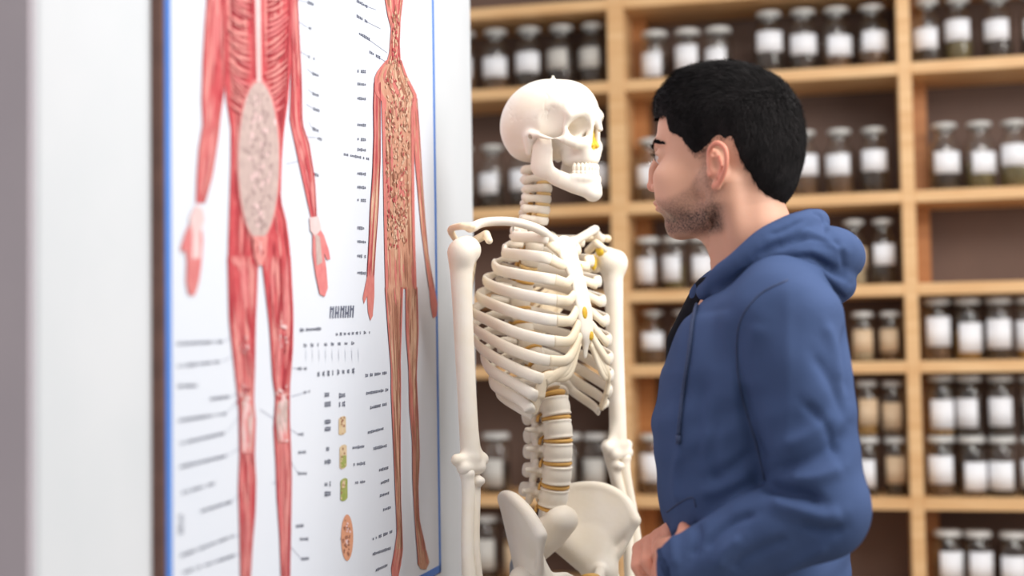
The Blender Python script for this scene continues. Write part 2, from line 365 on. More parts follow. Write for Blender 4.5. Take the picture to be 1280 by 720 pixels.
# right figure: vessels and nerves
tan = mat('print_tan', (196, 152, 124), .5, (210, 172, 144), 80); brn = mat('print_brown', (156, 110, 88), .5, (166, 120, 96), 80)
lt = mat('print_sand', (226, 206, 176), .5, (216, 190, 156), 80); rose = mat('print_rose', (206, 124, 118), .5, (214, 140, 130), 80); crim = mat('print_crimson', (176, 70, 78), .5, (188, 84, 88), 80)
VM = [tan, lt, brn, rose, crim]
O3 = (380, 0); O4 = (380, 360)
mb = MB()
limb(mb, A2(O3, [(203, -60), (203, 0), (210, 40), (218, 70), (214, 130), (206, 160)]), A2(O3, [(250, -60), (248, 0), (242, 50), (240, 110), (242, 150), (248, 170)]), [3, 1, 2, 4], 40, off, seed=21, edge=3, maxlen=.4, wid=.16)
limb(mb, A2(O3, [(206, 150), (185, 175), (177, 192), (176, 235), (194, 245), (198, 400), (200, 540), (202, 640), (204, 722)]), A2(O3, [(244, 150), (258, 190), (282, 236), (284, 250), (275, 260), (276, 480), (278, 600), (282, 722)]), [0, 1, 2, 3], 70, off, seed=22, edge=3, maxlen=.25, wid=.08)
limb(mb, A2(O3, [(176, 205), (174, 260), (175, 340), (172, 430), (166, 520), (163, 600), (158, 690)]), A2(O3, [(192, 205), (192, 400), (187, 520), (180, 620), (176, 690)]), [3, 4, 1, 0], 26, off + .0003, seed=23, edge=4, maxlen=.4, wid=.25)
limb(mb, A2(O3, [(270, 245), (272, 280), (278, 400), (285, 480), (293, 570), (303, 650), (313, 722)]), A2(O3, [(283, 235), (290, 330), (297, 450), (303, 540), (312, 640), (327, 722)]), [3, 1, 0, 2], 26, off + .0003, seed=24, edge=3, maxlen=.4, wid=.25)
def hnd(pts, mi, o): mb.poly([pp(380 + x / 2, y / 2, o) for x, y in pts], mi)
hnd([(158, 690), (176, 690), (176, 740), (172, 790), (166, 802), (160, 780), (158, 740), (150, 760), (147, 745)], 3, off + .0004)
hnd([(313, 722), (327, 722), (334, 760), (332, 790), (322, 796), (316, 760)], 3, off + .0004)
for k in range(420):
    y = rg.uniform(95, 310); s = rg.uniform(-.8, .8); x = 497.5 + s * 19 * (1 if y < 260 else .8)
    blob(mb, (x, y), rg.uniform(.5, 1.3), rg.uniform(1.0, 2.8), rg.choice([1, 1, 1, 2, 2, 4]), off + .0010 + k * 1e-6, 6, rg.choice([-1.2, 1.2]))
for k in range(70):
    blob(mb, (494.5 + rg.gauss(0, 2.5), rg.uniform(10, 90)), rg.uniform(.5, 1.1), rg.uniform(1.5, 3), rg.choice([1, 2, 4]), off + .0010 + k * 1e-6, 6, rg.choice([-1, 1]))
limb(mb, A2(O4, [(203, -2), (210, 100), (218, 200), (218, 260), (222, 350), (226, 440), (230, 540), (233, 610), (226, 660), (219, 705)]), A2(O4, [(250, -40), (248, 0), (245, 90), (242, 180), (243, 240), (242, 340), (242, 440), (243, 540), (246, 600), (248, 660), (238, 705)]), [0, 1, 2, 2, 3], 90, off + .0002, seed=25, edge=3, maxlen=.35, wid=.12, slant=.1)
limb(mb, A2(O4, [(252, -40), (254, 0), (255, 110), (262, 200), (264, 300), (271, 380), (272, 480), (276, 560), (282, 640), (286, 690)]), A2(O4, [(284, -2), (287, 110), (282, 220), (287, 330), (290, 420), (286, 500), (289, 580), (303, 640), (310, 690)]), [0, 1, 2, 2, 3], 90, off + .0002, seed=26, edge=3, maxlen=.35, wid=.12, slant=-.1)
mb.poly([pp(380 + x / 2, 360 + y / 2, off + .0005) for x, y in [(285, 660), (306, 655), (314, 685), (306, 704), (292, 702), (284, 690)]], 0)
mb.poly([pp(380 + x / 2, 360 + y / 2, off + .0005) for x, y in [(226, 655), (246, 650), (243, 690), (236, 722), (220, 722), (218, 700)]], 3)
blob(mb, (493, -48), 11, 26, 3, off)
CHb(mb, 'vessel_figure', VM)
# captions: short lines of small print, too soft to read in the photo
ink = mat('ink_grey', (72, 78, 100), .5, (84, 90, 112), 60); ink2 = mat('ink_pale', (150, 154, 172), .5, (140, 144, 164), 60)
mb = MB(); rt = random.Random(5)
def caption(x0, y0, x1, y1, h, mi=0):
    n = max(2, int(abs(x1 - x0) / 1.9)); off_ = .0005
    for i in range(n):
        if rt.random() < .1: continue
        u0 = i / n; u1 = (i + .72) / n; hh = h * rt.uniform(.55, 1.0)
        for q in range(2):
            ya = y0 + (y1 - y0) * u0 + (-.5 + .5 * q) * hh; yb = y0 + (y1 - y0) * u1 + (-.5 + .5 * q) * hh
            xa = x0 + (x1 - x0) * u0; xb = x0 + (x1 - x0) * u1
            mb.poly([pp(xa, ya, off_), pp(xb, yb, off_), pp(xb, yb + .34 * hh, off_), pp(xa, ya + .34 * hh, off_)], mi)
        mb.poly([pp(xa, y0 + (y1 - y0) * u0 - hh / 2, off_), pp(xa + .5, y0 + (y1 - y0) * u0 - hh / 2, off_), pp(xa + .5, y0 + (y1 - y0) * u0 + hh / 2, off_), pp(xa, y0 + (y1 - y0) * u0 + hh / 2, off_)], mi)
def leader(x0, y0, x1, y1, mi=1, w=.45):
    mb.poly([pp(x0, y0 - w, .0004), pp(x0, y0 + w, .0004), pp(x1, y1 + w, .0004), pp(x1, y1 - w, .0004)], mi)
L = [(222, 430, 281, 427, 292, 419), (222, 458, 277, 452, 290, 446), (222, 483, 247, 482, 0, 0), (263, 499, 287, 496, 298, 492), (223, 526, 283, 517, 300, 498), (224, 555, 283, 541, 306, 512), (225, 584, 283, 570, 312, 553), (226, 617, 269, 604, 0, 0), (249, 640, 290, 627, 314, 604), (226, 695, 292, 670, 310, 668), (229, 716, 294, 694, 306, 690)]
for x0, y0, x1, y1, lx, ly in L:
    caption(x0, y0, x1, y1, 4.6)
    if lx: leader(x1, y1, lx, ly)
for k in range(5): caption(223, 646 + 5 * k, 230, 645 + 5 * k, 4)
for x, y, tx, ty in ((385, 3, 372, 0), (384, 34, 374, 27), (386, 71, 372, 62), (391, 92, 384, 86), (391, 117, 385, 111), (392, 136, 383, 130), (391, 161, 386, 152), (395, 172, 380, 171), (391, 217, 384, 200)):
    caption(x, y, x + 8, y + 3, 5); leader(x, y, tx, ty)
for x, y, tx, ty in ((446, 1, 470, 12), (446, 20, 476, 36), (449, 42, 484, 66), (462, 65, 484, 78)):
    caption(x, y, x + 14, y + 8, 4.6); leader(x + 10, y + 6, tx, ty)
for y in (89, 105, 123, 156, 174, 187, 217, 234, 250, 285, 302, 320, 341): caption(447, y, 458, y + 1, 4.6)
caption(430, 193, 462, 199, 4.2)
for x0, y0, x1, y1 in ((455, 470, 484, 466), (458, 492, 486, 487), (463, 510, 484, 505), (460, 541, 482, 535), (467, 561, 484, 557), (474, 588, 488, 584), (474, 605, 487, 600), (475, 620, 487, 616), (475, 639, 489, 634), (466, 674, 491, 664), (466, 693, 489, 685), (470, 713, 485, 706)): caption(x0, y0, x1, y1, 4.6)
for x0, y0, x1, y1, tx, ty in ((372, 461, 384, 461, 366, 460), (380, 491, 388, 489, 364, 496), (373, 543, 380, 543, 325, 512), (373, 566, 383, 565, 0, 0), (373, 592, 384, 592, 364, 577), (370, 658, 380, 657, 0, 0), (375, 674, 386, 674, 0, 0), (377, 699, 387, 698, 364, 684)):
    caption(x0, y0, x1, y1, 4.6)
    if tx: leader(x0, y0, tx, ty)
leader(340, 604, 352, 602); leader(358, 205, 380, 200)
# heading and the rows of signs under it
for k, x in enumerate((412, 418.5, 425, 431, 437)):
    for dx_ in ((0, 1.6), (3.2, 4.8)): mb.poly([pp(x + dx_[0], 398 - .3 * k, .0005), pp(x + dx_[1], 398 - .3 * k, .0005), pp(x + dx_[1] + 1, 383 - .3 * k, .0005), pp(x + dx_[0] + 1, 383 - .3 * k, .0005)], 0)
    q_ = 385 + (k * 5) % 10; mb.poly([pp(x + .5, q_ + 2.4, .0006), pp(x + 4.6, q_ + 2.4, .0006), pp(x + 4.8, q_, .0006), pp(x + .7, q_, .0006)], 0)
caption(375, 413, 402, 411, 5.2)
for k in range(8): caption(380 + k * 8.5, 432 - .4 * k, 384 + k * 8.5, 432 - .4 * k, 5, 0); 
for k in range(9): leader(382 + k * 8.2, 438, 382.6 + k * 8.2, 450, 1, 4); caption(420 + k * 5, 418 - .3 * k, 423 + k * 5, 418 - .3 * k, 4.5, 0)
for k in range(8): caption(397 + k * 6.2, 468 - .6 * k, 400 + k * 6.2, 468 - .6 * k, 8, 0)
for y0 in (494, 506, 528, 537, 562, 578, 606, 618):
    caption(406, y0, 414, y0 - 1, 7.5, 0)
for y0 in (495, 506): caption(424, y0, 432, y0 - 1, 8, 0)
for x, y in ((441, 560), (442, 581), (442, 604)): caption(x, y, x + 15, y - 2, 4.6)
CHb(mb, 'printed_captions', [ink, ink2])
mb = MB()
grn = mat('print_green', (150, 178, 84), .5, (170, 190, 110), 90); yel = mat('print_pale_yellow', (214, 206, 160), .5, (226, 218, 180), 90)
def bar(cx, cy, w, h, mi, o=.0006):
    mb.poly([pp(cx + w * q[0], cy + h * q[1] - .3 * w * q[0], o) for q in ((-.5, -.42), (-.2, -.5), (.2, -.5), (.5, -.42), (.5, .42), (.2, .5), (-.2, .5), (-.5, .42))], mi)
bar(428, 532, 9, 23, 1); bar(429, 571, 9, 30, 1); bar(429.5, 577, 7, 15, 0, .0008); bar(430, 612, 9, 28, 0); bar(429.5, 606, 4, 8, 1, .0008)
for cy, mi in ((532, 2), (571, 2), (612, 1)):
    for k in range(9): blob(mb, (429 + rt.uniform(-3, 3), cy + rt.uniform(-11, 11)), rt.uniform(.6, 1.4), rt.uniform(.8, 1.8), rt.choice([2, 1, 2]), .001 + k * 1e-6, 6)
blob(mb, (434, 672), 7.6, 29, 3, .0006)
for k in range(40): blob(mb, (434 + rt.gauss(0, 2.4), 672 + rt.uniform(-22, 22)), rt.uniform(.7, 1.6), rt.uniform(.8, 2.2), rt.choice([2, 2, 4]), .001 + k * 1e-6, 6)
CHb(mb, 'vertebra_diagrams', [grn, yel, brn, mat('print_peach', (226, 176, 140), .5, (220, 166, 128), 70), pale])
# ------------------------------------------------------------------ shelving and jars
SA = R(14)
US = np.array([math.cos(SA), -math.sin(SA), 0]); DS = np.array([math.sin(SA), math.cos(SA), 0])   # along, into the shelf
SP = W(900, 450, 4.2)
def sp(px, py, d=0.0): return on_plane(px, py, SP + DS * d, -DS)
def su(px, py, d=0.0): return (sp(px, py, d) - SP) @ US
def SP3(u, d, z): return SP + US * u + DS * d + up * (z - SP[2])
m_wood = mat('pine_wood', (224, 184, 136), 0.5, (210, 164, 114), 5, 0.1, 30, stretch=(1, 1, 9), detail=6)
m_wood2 = mat('amber_pine_wood', (178, 120, 70), 0.5, (164, 106, 60), 5, 0.1, 30, stretch=(1, 1, 9), detail=6)
m_back = mat('brown_back_panel', (112, 90, 80), 0.75, (100, 80, 72), 3, stretch=(1, 1, 1))
ups = [(su(774, 300), 0.050), (su(1137, 300), 0.038)]
ups = [(su(560, 300) - .35, .04)] + ups + [(su(1136, 300) + (ups[1][0] - ups[0][0]), .04)]
lev = [sp(1200, y)[2] for y in (-29, 81, 243, 360, 458, 631)]
lev = [lev[0] + .45] + lev + [lev[-1] - .27, lev[-1] - .62]
TH = 0.034; DEP = 0.26; ztop = lev[0] + TH
unit = empty('shelving_unit', SP3((ups[0][0] + ups[-1][0]) / 2, DEP / 2, 0), label='tall pine shelving unit of three bays behind the man and skeleton', category='shelving')
UL = unit.location
def UB(mb, name, m, **p):
    o = mb.build(name, m, None, False, **p); o.parent = unit; o.matrix_parent_inverse = Matrix.Translation(-UL); return o
for i, (u, w) in enumerate(ups):
    UB(MB().box(SP3(u - w / 2, 0, 0), US * w, DS * DEP, up * ztop, .002), 'upright', m_wood)
    for s in (1,):
        if (i == 0 and s < 0) or (i == len(ups) - 1 and s > 0): continue
        a = u + s * w / 2; b = a + s * .045
        UB(MB().box(SP3(min(a, b), .155, 0), US * .045, DS * (DEP - .155), up * ztop, .001), 'side_panel', m_wood2)
for i in range(len(ups) - 1):
    a = ups[i][0] + ups[i][1] / 2; b = ups[i + 1][0] - ups[i + 1][1] / 2
    for z in lev: UB(MB().box(SP3(a, 0, z - TH / 2), US * (b - a), DS * DEP, up * TH, .002), 'shelf_board', m_wood)
UB(MB().box(SP3(ups[0][0] - .02, DEP, 0), US * (ups[-1][0] - ups[0][0] + .04), DS * .012, up * ztop), 'back_panel', m_back)
# jars
def glass(name, tint=(.96, .97, .96), rough=.02):
    m = bpy.data.materials.new(name); m.use_nodes = True; nt = m.node_tree; b = nt.nodes['Principled BSDF']
    b.inputs['Base Color'].default_value = (*tint, 1); b.inputs['Roughness'].default_value = rough; b.inputs['Transmission Weight'].default_value = 1.0; b.inputs['IOR'].default_value = 1.45
    nz = nt.nodes.new('ShaderNodeTexNoise'); nz.inputs['Scale'].default_value = 25
    bp = nt.nodes.new('ShaderNodeBump'); bp.inputs['Strength'].default_value = .05; bp.inputs['Distance'].default_value = .001
    nt.links.new(nz.outputs['Fac'], bp.inputs['Height']); nt.links.new(bp.outputs['Normal'], b.inputs['Normal']); return m
m_glass = glass('clear_glass'); m_lid = mat('frosted_stopper', (205, 203, 200), .25, (188, 186, 184), 20, spec=.6)
m_lab = mat('label_paper', (236, 236, 240), .7, (226, 227, 234), 20); m_labg = mat('label_paper_grey', (200, 196, 190), .7, (188, 184, 180), 20)
m_labt = mat('label_paper_kraft', (212, 186, 156), .7, (200, 172, 140), 20)
CONT = {'brown': mat('brown_herbs', (136, 98, 68), .9, (92, 66, 48), 120, .6, 150), 'dark': mat('dark_herbs', (84, 64, 52), .9, (54, 42, 35), 120, .6, 150),
        'ochre': mat('ochre_powder', (196, 150, 84), .9, (170, 122, 62), 120, .5, 150), 'olive': mat('olive_herbs', (134, 116, 72), .9, (104, 88, 54), 120, .6, 150),
        'cream': mat('cream_roots', (206, 186, 156), .9, (180, 156, 122), 100, .6, 120)}
_cache = {}
def jar_meshes(kind, fill, H, r, lab):
    """bodies in local space: outer and inner glass wall, contents, paper label, stopper"""
    key = (kind, fill, round(H, 3), round(r, 3), lab)
    if key in _cache: return _cache[key]
    t = .003
    if kind == 'bottle':   # round shoulder, narrow neck, broad flat stopper
        hb = H * .66; nr = r * .60
        outer = [(0, 0), (r * .9, 0), (r, .006), (r, hb - .012), (r * .96, hb), (r * .75, hb + .016), (nr, hb + .026), (nr, H * .86), (r * .66, H * .88), (r * .66, H * .90), (nr - t, H * .90)]
        lid = [(0, H * .86), (nr - t - .001, H * .86), (nr - t - .001, H * .905), (r * .80, H * .915), (r * .84, H * .94), (r * .80, H * .975), (r * .4, H * .995), (0, H)]
    else:                  # straight jar with a wide lid
        hb = H * .80; nr = r * .80
        outer = [(0, 0), (r * .92, 0), (r, .005), (r, hb - .012), (r * .93, hb), (nr, hb + .006), (nr, H * .88), (nr - t, H * .88)]
        lid = [(0, H * .845), (nr - t - .001, H * .845), (nr - t - .001, H * .885), (r * .96, H * .89), (r * .98, H * .92), (r * .96, H * .975), (r * .8, H), (0, H)]
    inner = [(max(0, q[0] - t), q[1] + (t if q[1] < .01 else 0)) for q in outer[1:-1]][::-1] + [(0, t)]
    g = MB(); g.lathe((0, 0, 0), outer + inner, 24)
    ch = hb * {'bottle': .80, 'jar': .86}[kind] * fill
    c = MB(); rc = r - t - .0012; c.lathe((0, 0, 0), [(0, .0045), (rc * .93, .0045), (rc, .010), (rc, ch), (rc * .6, ch + .003), (0, ch + .005)], 20)
    l = MB(); z0, z1 = {'bottle': (hb * .46, hb * .93), 'jar': (hb * .22, hb * .80)}[kind]
    l.lathe((0, 0, 0), [(r + .0004, z0), (r + .0009, z0), (r + .0009, z1), (r + .0004, z1)], 12, R(-90 - 54), R(-90 + 54))
    s = MB(); s.lathe((0, 0, 0), lid, 20)
    _cache[key] = [g, c, l, s]
    out = []
    for q, mt in zip((g, c, l, s), (m_glass, None, None, m_lid)):
        me = mesh(q.v, q.f); me.polygons.foreach_set('use_smooth', [True] * len(q.f)); out.append(me)
    _cache[key] = out; return out
def put_jar(p, kind, cont, fill, H, r, lab, label, group, shift=0):
    ms = jar_meshes(kind, fill, H, r, lab)
    name = 'apothecary_bottle' if kind == 'bottle' else 'glass_jar'
    root = empty(name, p, math.atan2(US[1], US[0]) + R(shift), label=label, category='bottle' if kind == 'bottle' else 'jar', group=group)
    for me, pn, mt in zip(ms, ('glass_body', 'contents', 'paper_label', 'stopper' if kind == 'bottle' else 'lid'), (m_glass, CONT[cont], {'w': m_lab, 'g': m_labg, 't': m_labt}[lab], m_lid)):
        o = bpy.data.objects.new(pn, me); COL.objects.link(o); o.parent = root
        if not me.materials: me.materials.append(mt)
        o.location = (0, 0, (rnd.uniform(-.09, .05) * H if pn == 'paper_label' else 0)); o.material_slots[0].link = 'OBJECT'; o.material_slots[0].material = mt
CN = {'brown': 'brown', 'dark': 'very dark', 'ochre': 'ochre yellow', 'olive': 'olive', 'cream': 'cream'}
ORD = ['first', 'second', 'third', 'fourth', 'fifth', 'sixth']
CNT = ['one', 'two', 'three', 'four', 'five']
# level, where, kind, height px, radius px, base lift, [(x, contents, fill, label)], direction of counting
rows = [
 (1, 'top shelf, left bay above the skull', 'bottle', 82, 18, 0, [(584, 'brown', .7, 'w'), (624, 'brown', .6, 'w'), (666, 'dark', .6, 'w'), (707, 'dark', .6, 'g'), (747, 'dark', .6, 'g')], 'left'),
 (1, 'top shelf, left of the man\'s hair', 'jar', 66, 17, 0, [(825, 'dark', .6, 'w'), (866, 'dark', .7, 'w'), (905, 'dark', .7, 'w')], 'left'),
 (1, 'top shelf, between hair and right upright', 'bottle', 83, 19, 0, [(969, 'dark', .6, 'w'), (1012, 'dark', .6, 'w'), (1054, 'brown', .6, 'w'), (1099, 'brown', .6, 'w')], 'left'),
 (1, 'top shelf of the right bay', 'bottle', 86, 18, 0, [(1169, 'dark', .6, 'w'), (1208, 'olive', .6, 'w'), (1258, 'dark', .6, 'w'), (1305, 'dark', .6, 'w')], 'left'),
 (2, 'second shelf, behind the skull', 'bottle', 84, 17, 0, [(580, 'dark', .6, 'g'), (618, 'dark', .7, 'w'), (655, 'dark', .6, 'w'), (752, 'brown', .6, 'w')], 'left'),
 (2, 'second shelf, beside the man\'s nose', 'bottle', 84, 17, 0, [(815, 'brown', .6, 'w')], 'left'),
 (2, 'second shelf, between neck and right upright', 'bottle', 86, 18, 0, [(1009, 'brown', .6, 'w'), (1054, 'brown', .6, 'w'), (1097, 'dark', .6, 'w')], 'left'),
 (2, 'second shelf of the right bay', 'bottle', 88, 19, 0, [(1186, 'dark', .6, 'w'), (1230, 'olive', .75, 'w'), (1274, 'olive', .75, 'w')], 'left'),
 (3, 'third shelf, under the man\'s chin', 'jar', 68, 15.5, 0, [(811, 'brown', .7, 'w'), (844, 'olive', .7, 'w'), (878, 'brown', .7, 'w')], 'left'),
 (3, 'third shelf, behind the hood', 'bottle', 84, 15.5, 0, [(1069, 'cream', .9, 't'), (1105, 'dark', .6, 'w')], 'left'),
 (4, 'fourth shelf, in front of the zipped chest', 'bottle', 68, 16, 0, [(815, 'brown', .7, 'w'), (853, 'brown', .6, 'w')], 'left'),
 (4, 'fourth shelf, behind the man\'s back', 'jar', 62, 14, 0, [(1077, 'cream', .9, 't'), (1112, 'brown', .9, 't')], 'left'),
 (4, 'fourth shelf of the right bay', 'jar', 78, 17, 0, [(1170, 'brown', .7, 'w'), (1208, 'ochre', .7, 'w'), (1247, 'dark', .7, 'w'), (1285, 'ochre', .8, 'w')], 'left'),
 (5, 'fifth shelf, beside the skeleton\'s lumbar spine', 'jar', 74, 18, 0, [(617, 'dark', .7, 'g'), (706, 'dark', .8, 'g'), (743, 'dark', .7, 'g')], 'left'),
 (5, 'fifth shelf, next to the jacket front', 'jar', 74, 17, 0, [(812, 'brown', .7, 'w')], 'left'),
 (5, 'fifth shelf lower row, behind the elbow', 'jar', 72, 14, 0, [(1079, 'dark', .7, 'w'), (1113, 'dark', .7, 't')], 'left'),
 (5, 'fifth shelf upper row, behind the elbow', 'jar', 70, 14, 72, [(1079, 'ochre', .7, 't'), (1112, 'brown', .8, 't')], 'left'),
 (5, 'fifth shelf lower row, right bay', 'jar', 74, 17.5, 0, [(1170, 'brown', .7, 'w'), (1208, 'brown', .6, 'w'), (1246, 'dark', .6, 'w'), (1286, 'dark', .7, 'w')], 'left'),
 (5, 'fifth shelf upper row, right bay', 'jar', 76, 16.5, 74, [(1172, 'ochre', .6, 'w'), (1207, 'dark', .7, 'w'), (1246, 'dark', .7, 'w'), (1285, 'dark', .7, 'g')], 'left'),
 (6, 'bottom shelf in view, left bay', 'jar', 80, 17, 0, [(602, 'dark', .8, 'g'), (641, 'ochre', .9, 't')], 'left'),
 (6, 'bottom shelf in view, right bay', 'jar', 74, 17.5, 0, [(1175, 'brown', .7, 'w'), (1212, 'brown', .7, 'w'), (1256, 'dark', .7, 'w'), (1296, 'dark', .7, 'g')], 'left'),
]
for lv, where, kind, hp, rp_, lift, items, _ in rows:
    n = len(items)
    # gap to the board above limits the height
    for i, (x, cont, fill, lab) in enumerate(items):
        u = su(x, 360, .09); p = SP3(u, .09 if lift == 0 else .09, lev[lv + 1] + TH / 2 + .0006)
        ppm = F / (SP3(u, .09, 1.35)[1]); H = hp / ppm; r = rp_ / ppm
        z = p[2] + lift / ppm
        if lift: z = _top.get(i, z)
        p[2] = z
        kindw = ('stoppered bottle' if kind == 'bottle' else 'lidded jar')
        posn = 'the only one on' if n == 1 else (ORD[i] + ' from left on')
        label = f'{CN[cont]} filled {kindw}, {posn} {where}'
        put_jar(p, kind, cont, fill, H, r, lab, label, 'jars on the ' + where.split(',')[0], rnd.uniform(-24, 24))
        if lift == 0:
            if i == 0: _top = {}
            _top[i] = z + H + .0005
# ------------------------------------------------------------------ the skeleton (local frame: x forward, y its left, z up)
m_bone = mat('bone_white', (238, 230, 219), 0.5, (234, 223, 206), 14, 0.12, 90, sss=.03)
m_bone2 = mat('bone_warm', (244, 230, 206), 0.5, (238, 220, 190), 18, 0.12, 90)
m_disc = mat('cartilage_ochre', (222, 176, 100), 0.5, (208, 158, 82), 30)
m_disc2 = mat('cartilage_pale', (226, 196, 140), 0.5, (216, 180, 120), 30)
m_yel = mat('painted_yellow', (232, 196, 60), 0.5, (218, 168, 48), 90, lo=.45, hi=.55)
m_tooth = mat('tooth_ivory', (244, 236, 220), .3, (236, 226, 206), 60)
m_steel = mat('brushed_steel', (190, 190, 192), .3, (176, 176, 180), 40, metal=.9)
SKO = np.array([0.038, 2.415, 0.0]); SKR = -42.0
def zt_(z): return z if z < 1.29 else 1.29 + (z - 1.29) * .89
sk = empty('anatomical_skeleton', SKO, R(SKR), label='life-size white anatomical skeleton model standing beside the wall chart', category='skeleton')
def hang(o): o.parent = sk; return o
def sym(p, s): return [(q[0], q[1] * s, q[2]) for q in p]
# --- skull, origin between the ear openings
SKULL = np.array([0.034, 0.014, 1.730]); Qs = rot(0, 2, 10)
def place_skull(P): return (P * (.90, .93, .965)) @ Qs.T + SKULL
f = Field((-.125, -.09, -.13), (.13, .09, .125), .0017)
f.add(ELL((-.010, 0, .030), (.092, .070, .070)))
f.add(ELL((.040, 0, .038), (.048, .058, .052)), .02)
f.add(ELL((-.056, 0, .008), (.044, .055, .048)), .02)
f.add(ELL((-.03, 0, -.022), (.05, .045, .02)), .015)
for s in (1, -1):
    f.add(PATH(sym([(.088, .004, .028), (.084, .03, .033), (.066, .052, .026)], s), (.009, .008, .007)), .012)
    f.add(PATH(sym([(.066, .052, .026), (.058, .054, .006), (.062, .050, -.014)], s), (.007, .005, .007)), .006)
    f.add(PATH(sym([(.082, .022, -.022), (.074, .040, -.022), (.060, .053, -.017)], s), (.012, .010, .008)), .01)
    f.add(PATH(sym([(.060, .054, -.017), (.038, .064, -.014), (.015, .067, -.009), (-.004, .064, -.005)], s), (.007, .0048, .0045, .006)), .004)
    f.add(PATH(sym([(-.012, .056, -.008), (-.018, .052, -.034)], s), (.013, .007)), .01)
    f.add(PATH(sym([(.088, .012, .022), (.088, .014, -.010), (.082, .018, -.034)], s), (.008, .006, .010)), .006)
f.add(BOX((.060, 0, -.034), (.030, .026, .020), .012), .012)
f.add(ELL((.062, 0, -.047), (.032, .030, .012)), .008)
f.add(PATH([(.094, 0, .026), (.100, 0, .012), (.103, 0, .004)], (.008, .006, .005)), .006)
for s in (1, -1):
    f.sub(ELL((.044, s * .068, .014), (.026, .013, .026)), .012)
    f.sub(ELL((.040, s * .052, -.034), (.020, .016, .022)), .005)
    f.sub(ELL((.086, s * .034, .006), (.030, .0185, .0165), rot(0, 0, s * 14)), .004)
    f.sub(ELL((.062, s * .030, .004), (.028, .013, .012), rot(0, 0, s * 8)), .004)
    f.sub(PATH(sym([(.106, .004, -.004), (.100, .008, -.026)], s), (.006, .0105)), .003)
    f.sub(ELL((-.006, s * .066, -.010), (.004, .008, .004)), .002)
f.sub(PATH([(.108, 0, -.006), (.080, 0, -.022)], (.007, .011)), .003)
def sk_detail(P):
    # cranial sutures, a shallow engraved zigzag
    x, z, y = P[:, 0], P[:, 2], P[:, 1]
    up_ = z > .02
    g = np.exp(-((x - .022 - .004 * np.sin(y * 380) - .002 * np.sin(y * 900)) / .0012) ** 2) * up_
    g2 = np.exp(-((x + .062 + (z - .05) * .5 - .003 * np.sin(z * 500)) / .0012) ** 2) * up_
    c = P - np.array([-.01, 0, .03]); n = c / (np.linalg.norm(c, axis=1)[:, None])
    g3 = np.exp(-((np.abs(y) - .062 + (z - .035) * .3 - .002 * np.sin(x * 420)) / .0016) ** 2) * (z > .02) * (z < .06) * (np.abs(x) < .06)
    return place_skull(P - n * (g * .0008 + g2 * .0008 + g3 * .0005)[:, None])
skull = hang(grow('skull', f, m_bone, None, 1, sk_detail))
# painted inner nose and orbits as on teaching models
mb = MB()
f = Field((.04, -.03, -.045), (.1, .03, .03), .0012)
f.add(PATH([(.084, 0, .004), (.082, 0, -.018), (.078, 0, -.030)], (.005, .010, .012)))
for s in (1, -1): f.add(PATH([(.086, s * .006, -.012), (.090, s * .009, -.022)], (.004, .005)), .002)
o = grow('nasal_cavity', f, m_yel, None, 0, place_skull, label='yellow painted nasal cavity'); o.parent = skull
pins = MB(); pins.lathe(place_skull(np.array([.0, 0, .097])), [(0, .009), (.002, .0085), (.0026, .007), (.0022, .005), (.005, .004), (.005, 0), (0, -.002)], 12)
o = pins.build('crown_screw', m_tooth, None, True); o.parent = skull
def arc(k, z, r=.028, xc=.060): a = R(k); return np.array([xc + .034 * math.cos(a), r * math.sin(a), z])
for nm, z0, z1 in (('upper_teeth', -.057, -.0655), ('lower_teeth', -.0665, -.075)):
    f = Field((.03, -.04, -.09), (.11, .04, -.045), .001)
    for k in range(-7, 7):
        a = (k + .5) * 12.5; big = abs(k + .5) > 3.2
        p0 = arc(a, z0); p1 = arc(a, z1)
        f.add(PATH([p0, (p0 + p1) / 2, p1], (.0032, .0042 if not big else .0048, .0034 if not big else .0044)))
    o = grow(nm, f, m_tooth, None, 0, place_skull); o.parent = skull
f = Field((-.03, -.07, -.125), (.12, .07, .01), .0016)
for s in (1, -1):
    f.add(PATH(sym([(.010, .056, -.010), (.006, .056, -.030), (.004, .054, -.056)], s), (.0065, .015, .015), (1, .36, 1)), .004)
    f.add(PATH(sym([(.028, .054, -.014), (.022, .054, -.034), (.016, .053, -.052)], s), (.004, .012, .018), (1, .34, 1)), .006)
    f.add(PATH(sym([(.006, .056, -.006), (.008, .055, -.018)], s), (.006, .005)), .004)
    f.add(PATH(sym([(.006, .052, -.062), (.036, .043, -.080), (.064, .027, -.092), (.084, .012, -.098), (.088, 0, -.099)], s), (.013, .0145, .015, .016, .016), (1, .45, 1)), .006)
f.add(ELL((.090, 0, -.106), (.012, .018, .010)), .008)
f.add(PATH([arc(a, -.080) for a in range(-80, 81, 16)], .0075), .006)
mand = grow('mandible', f, m_bone, None, 1, place_skull); mand.parent = skull
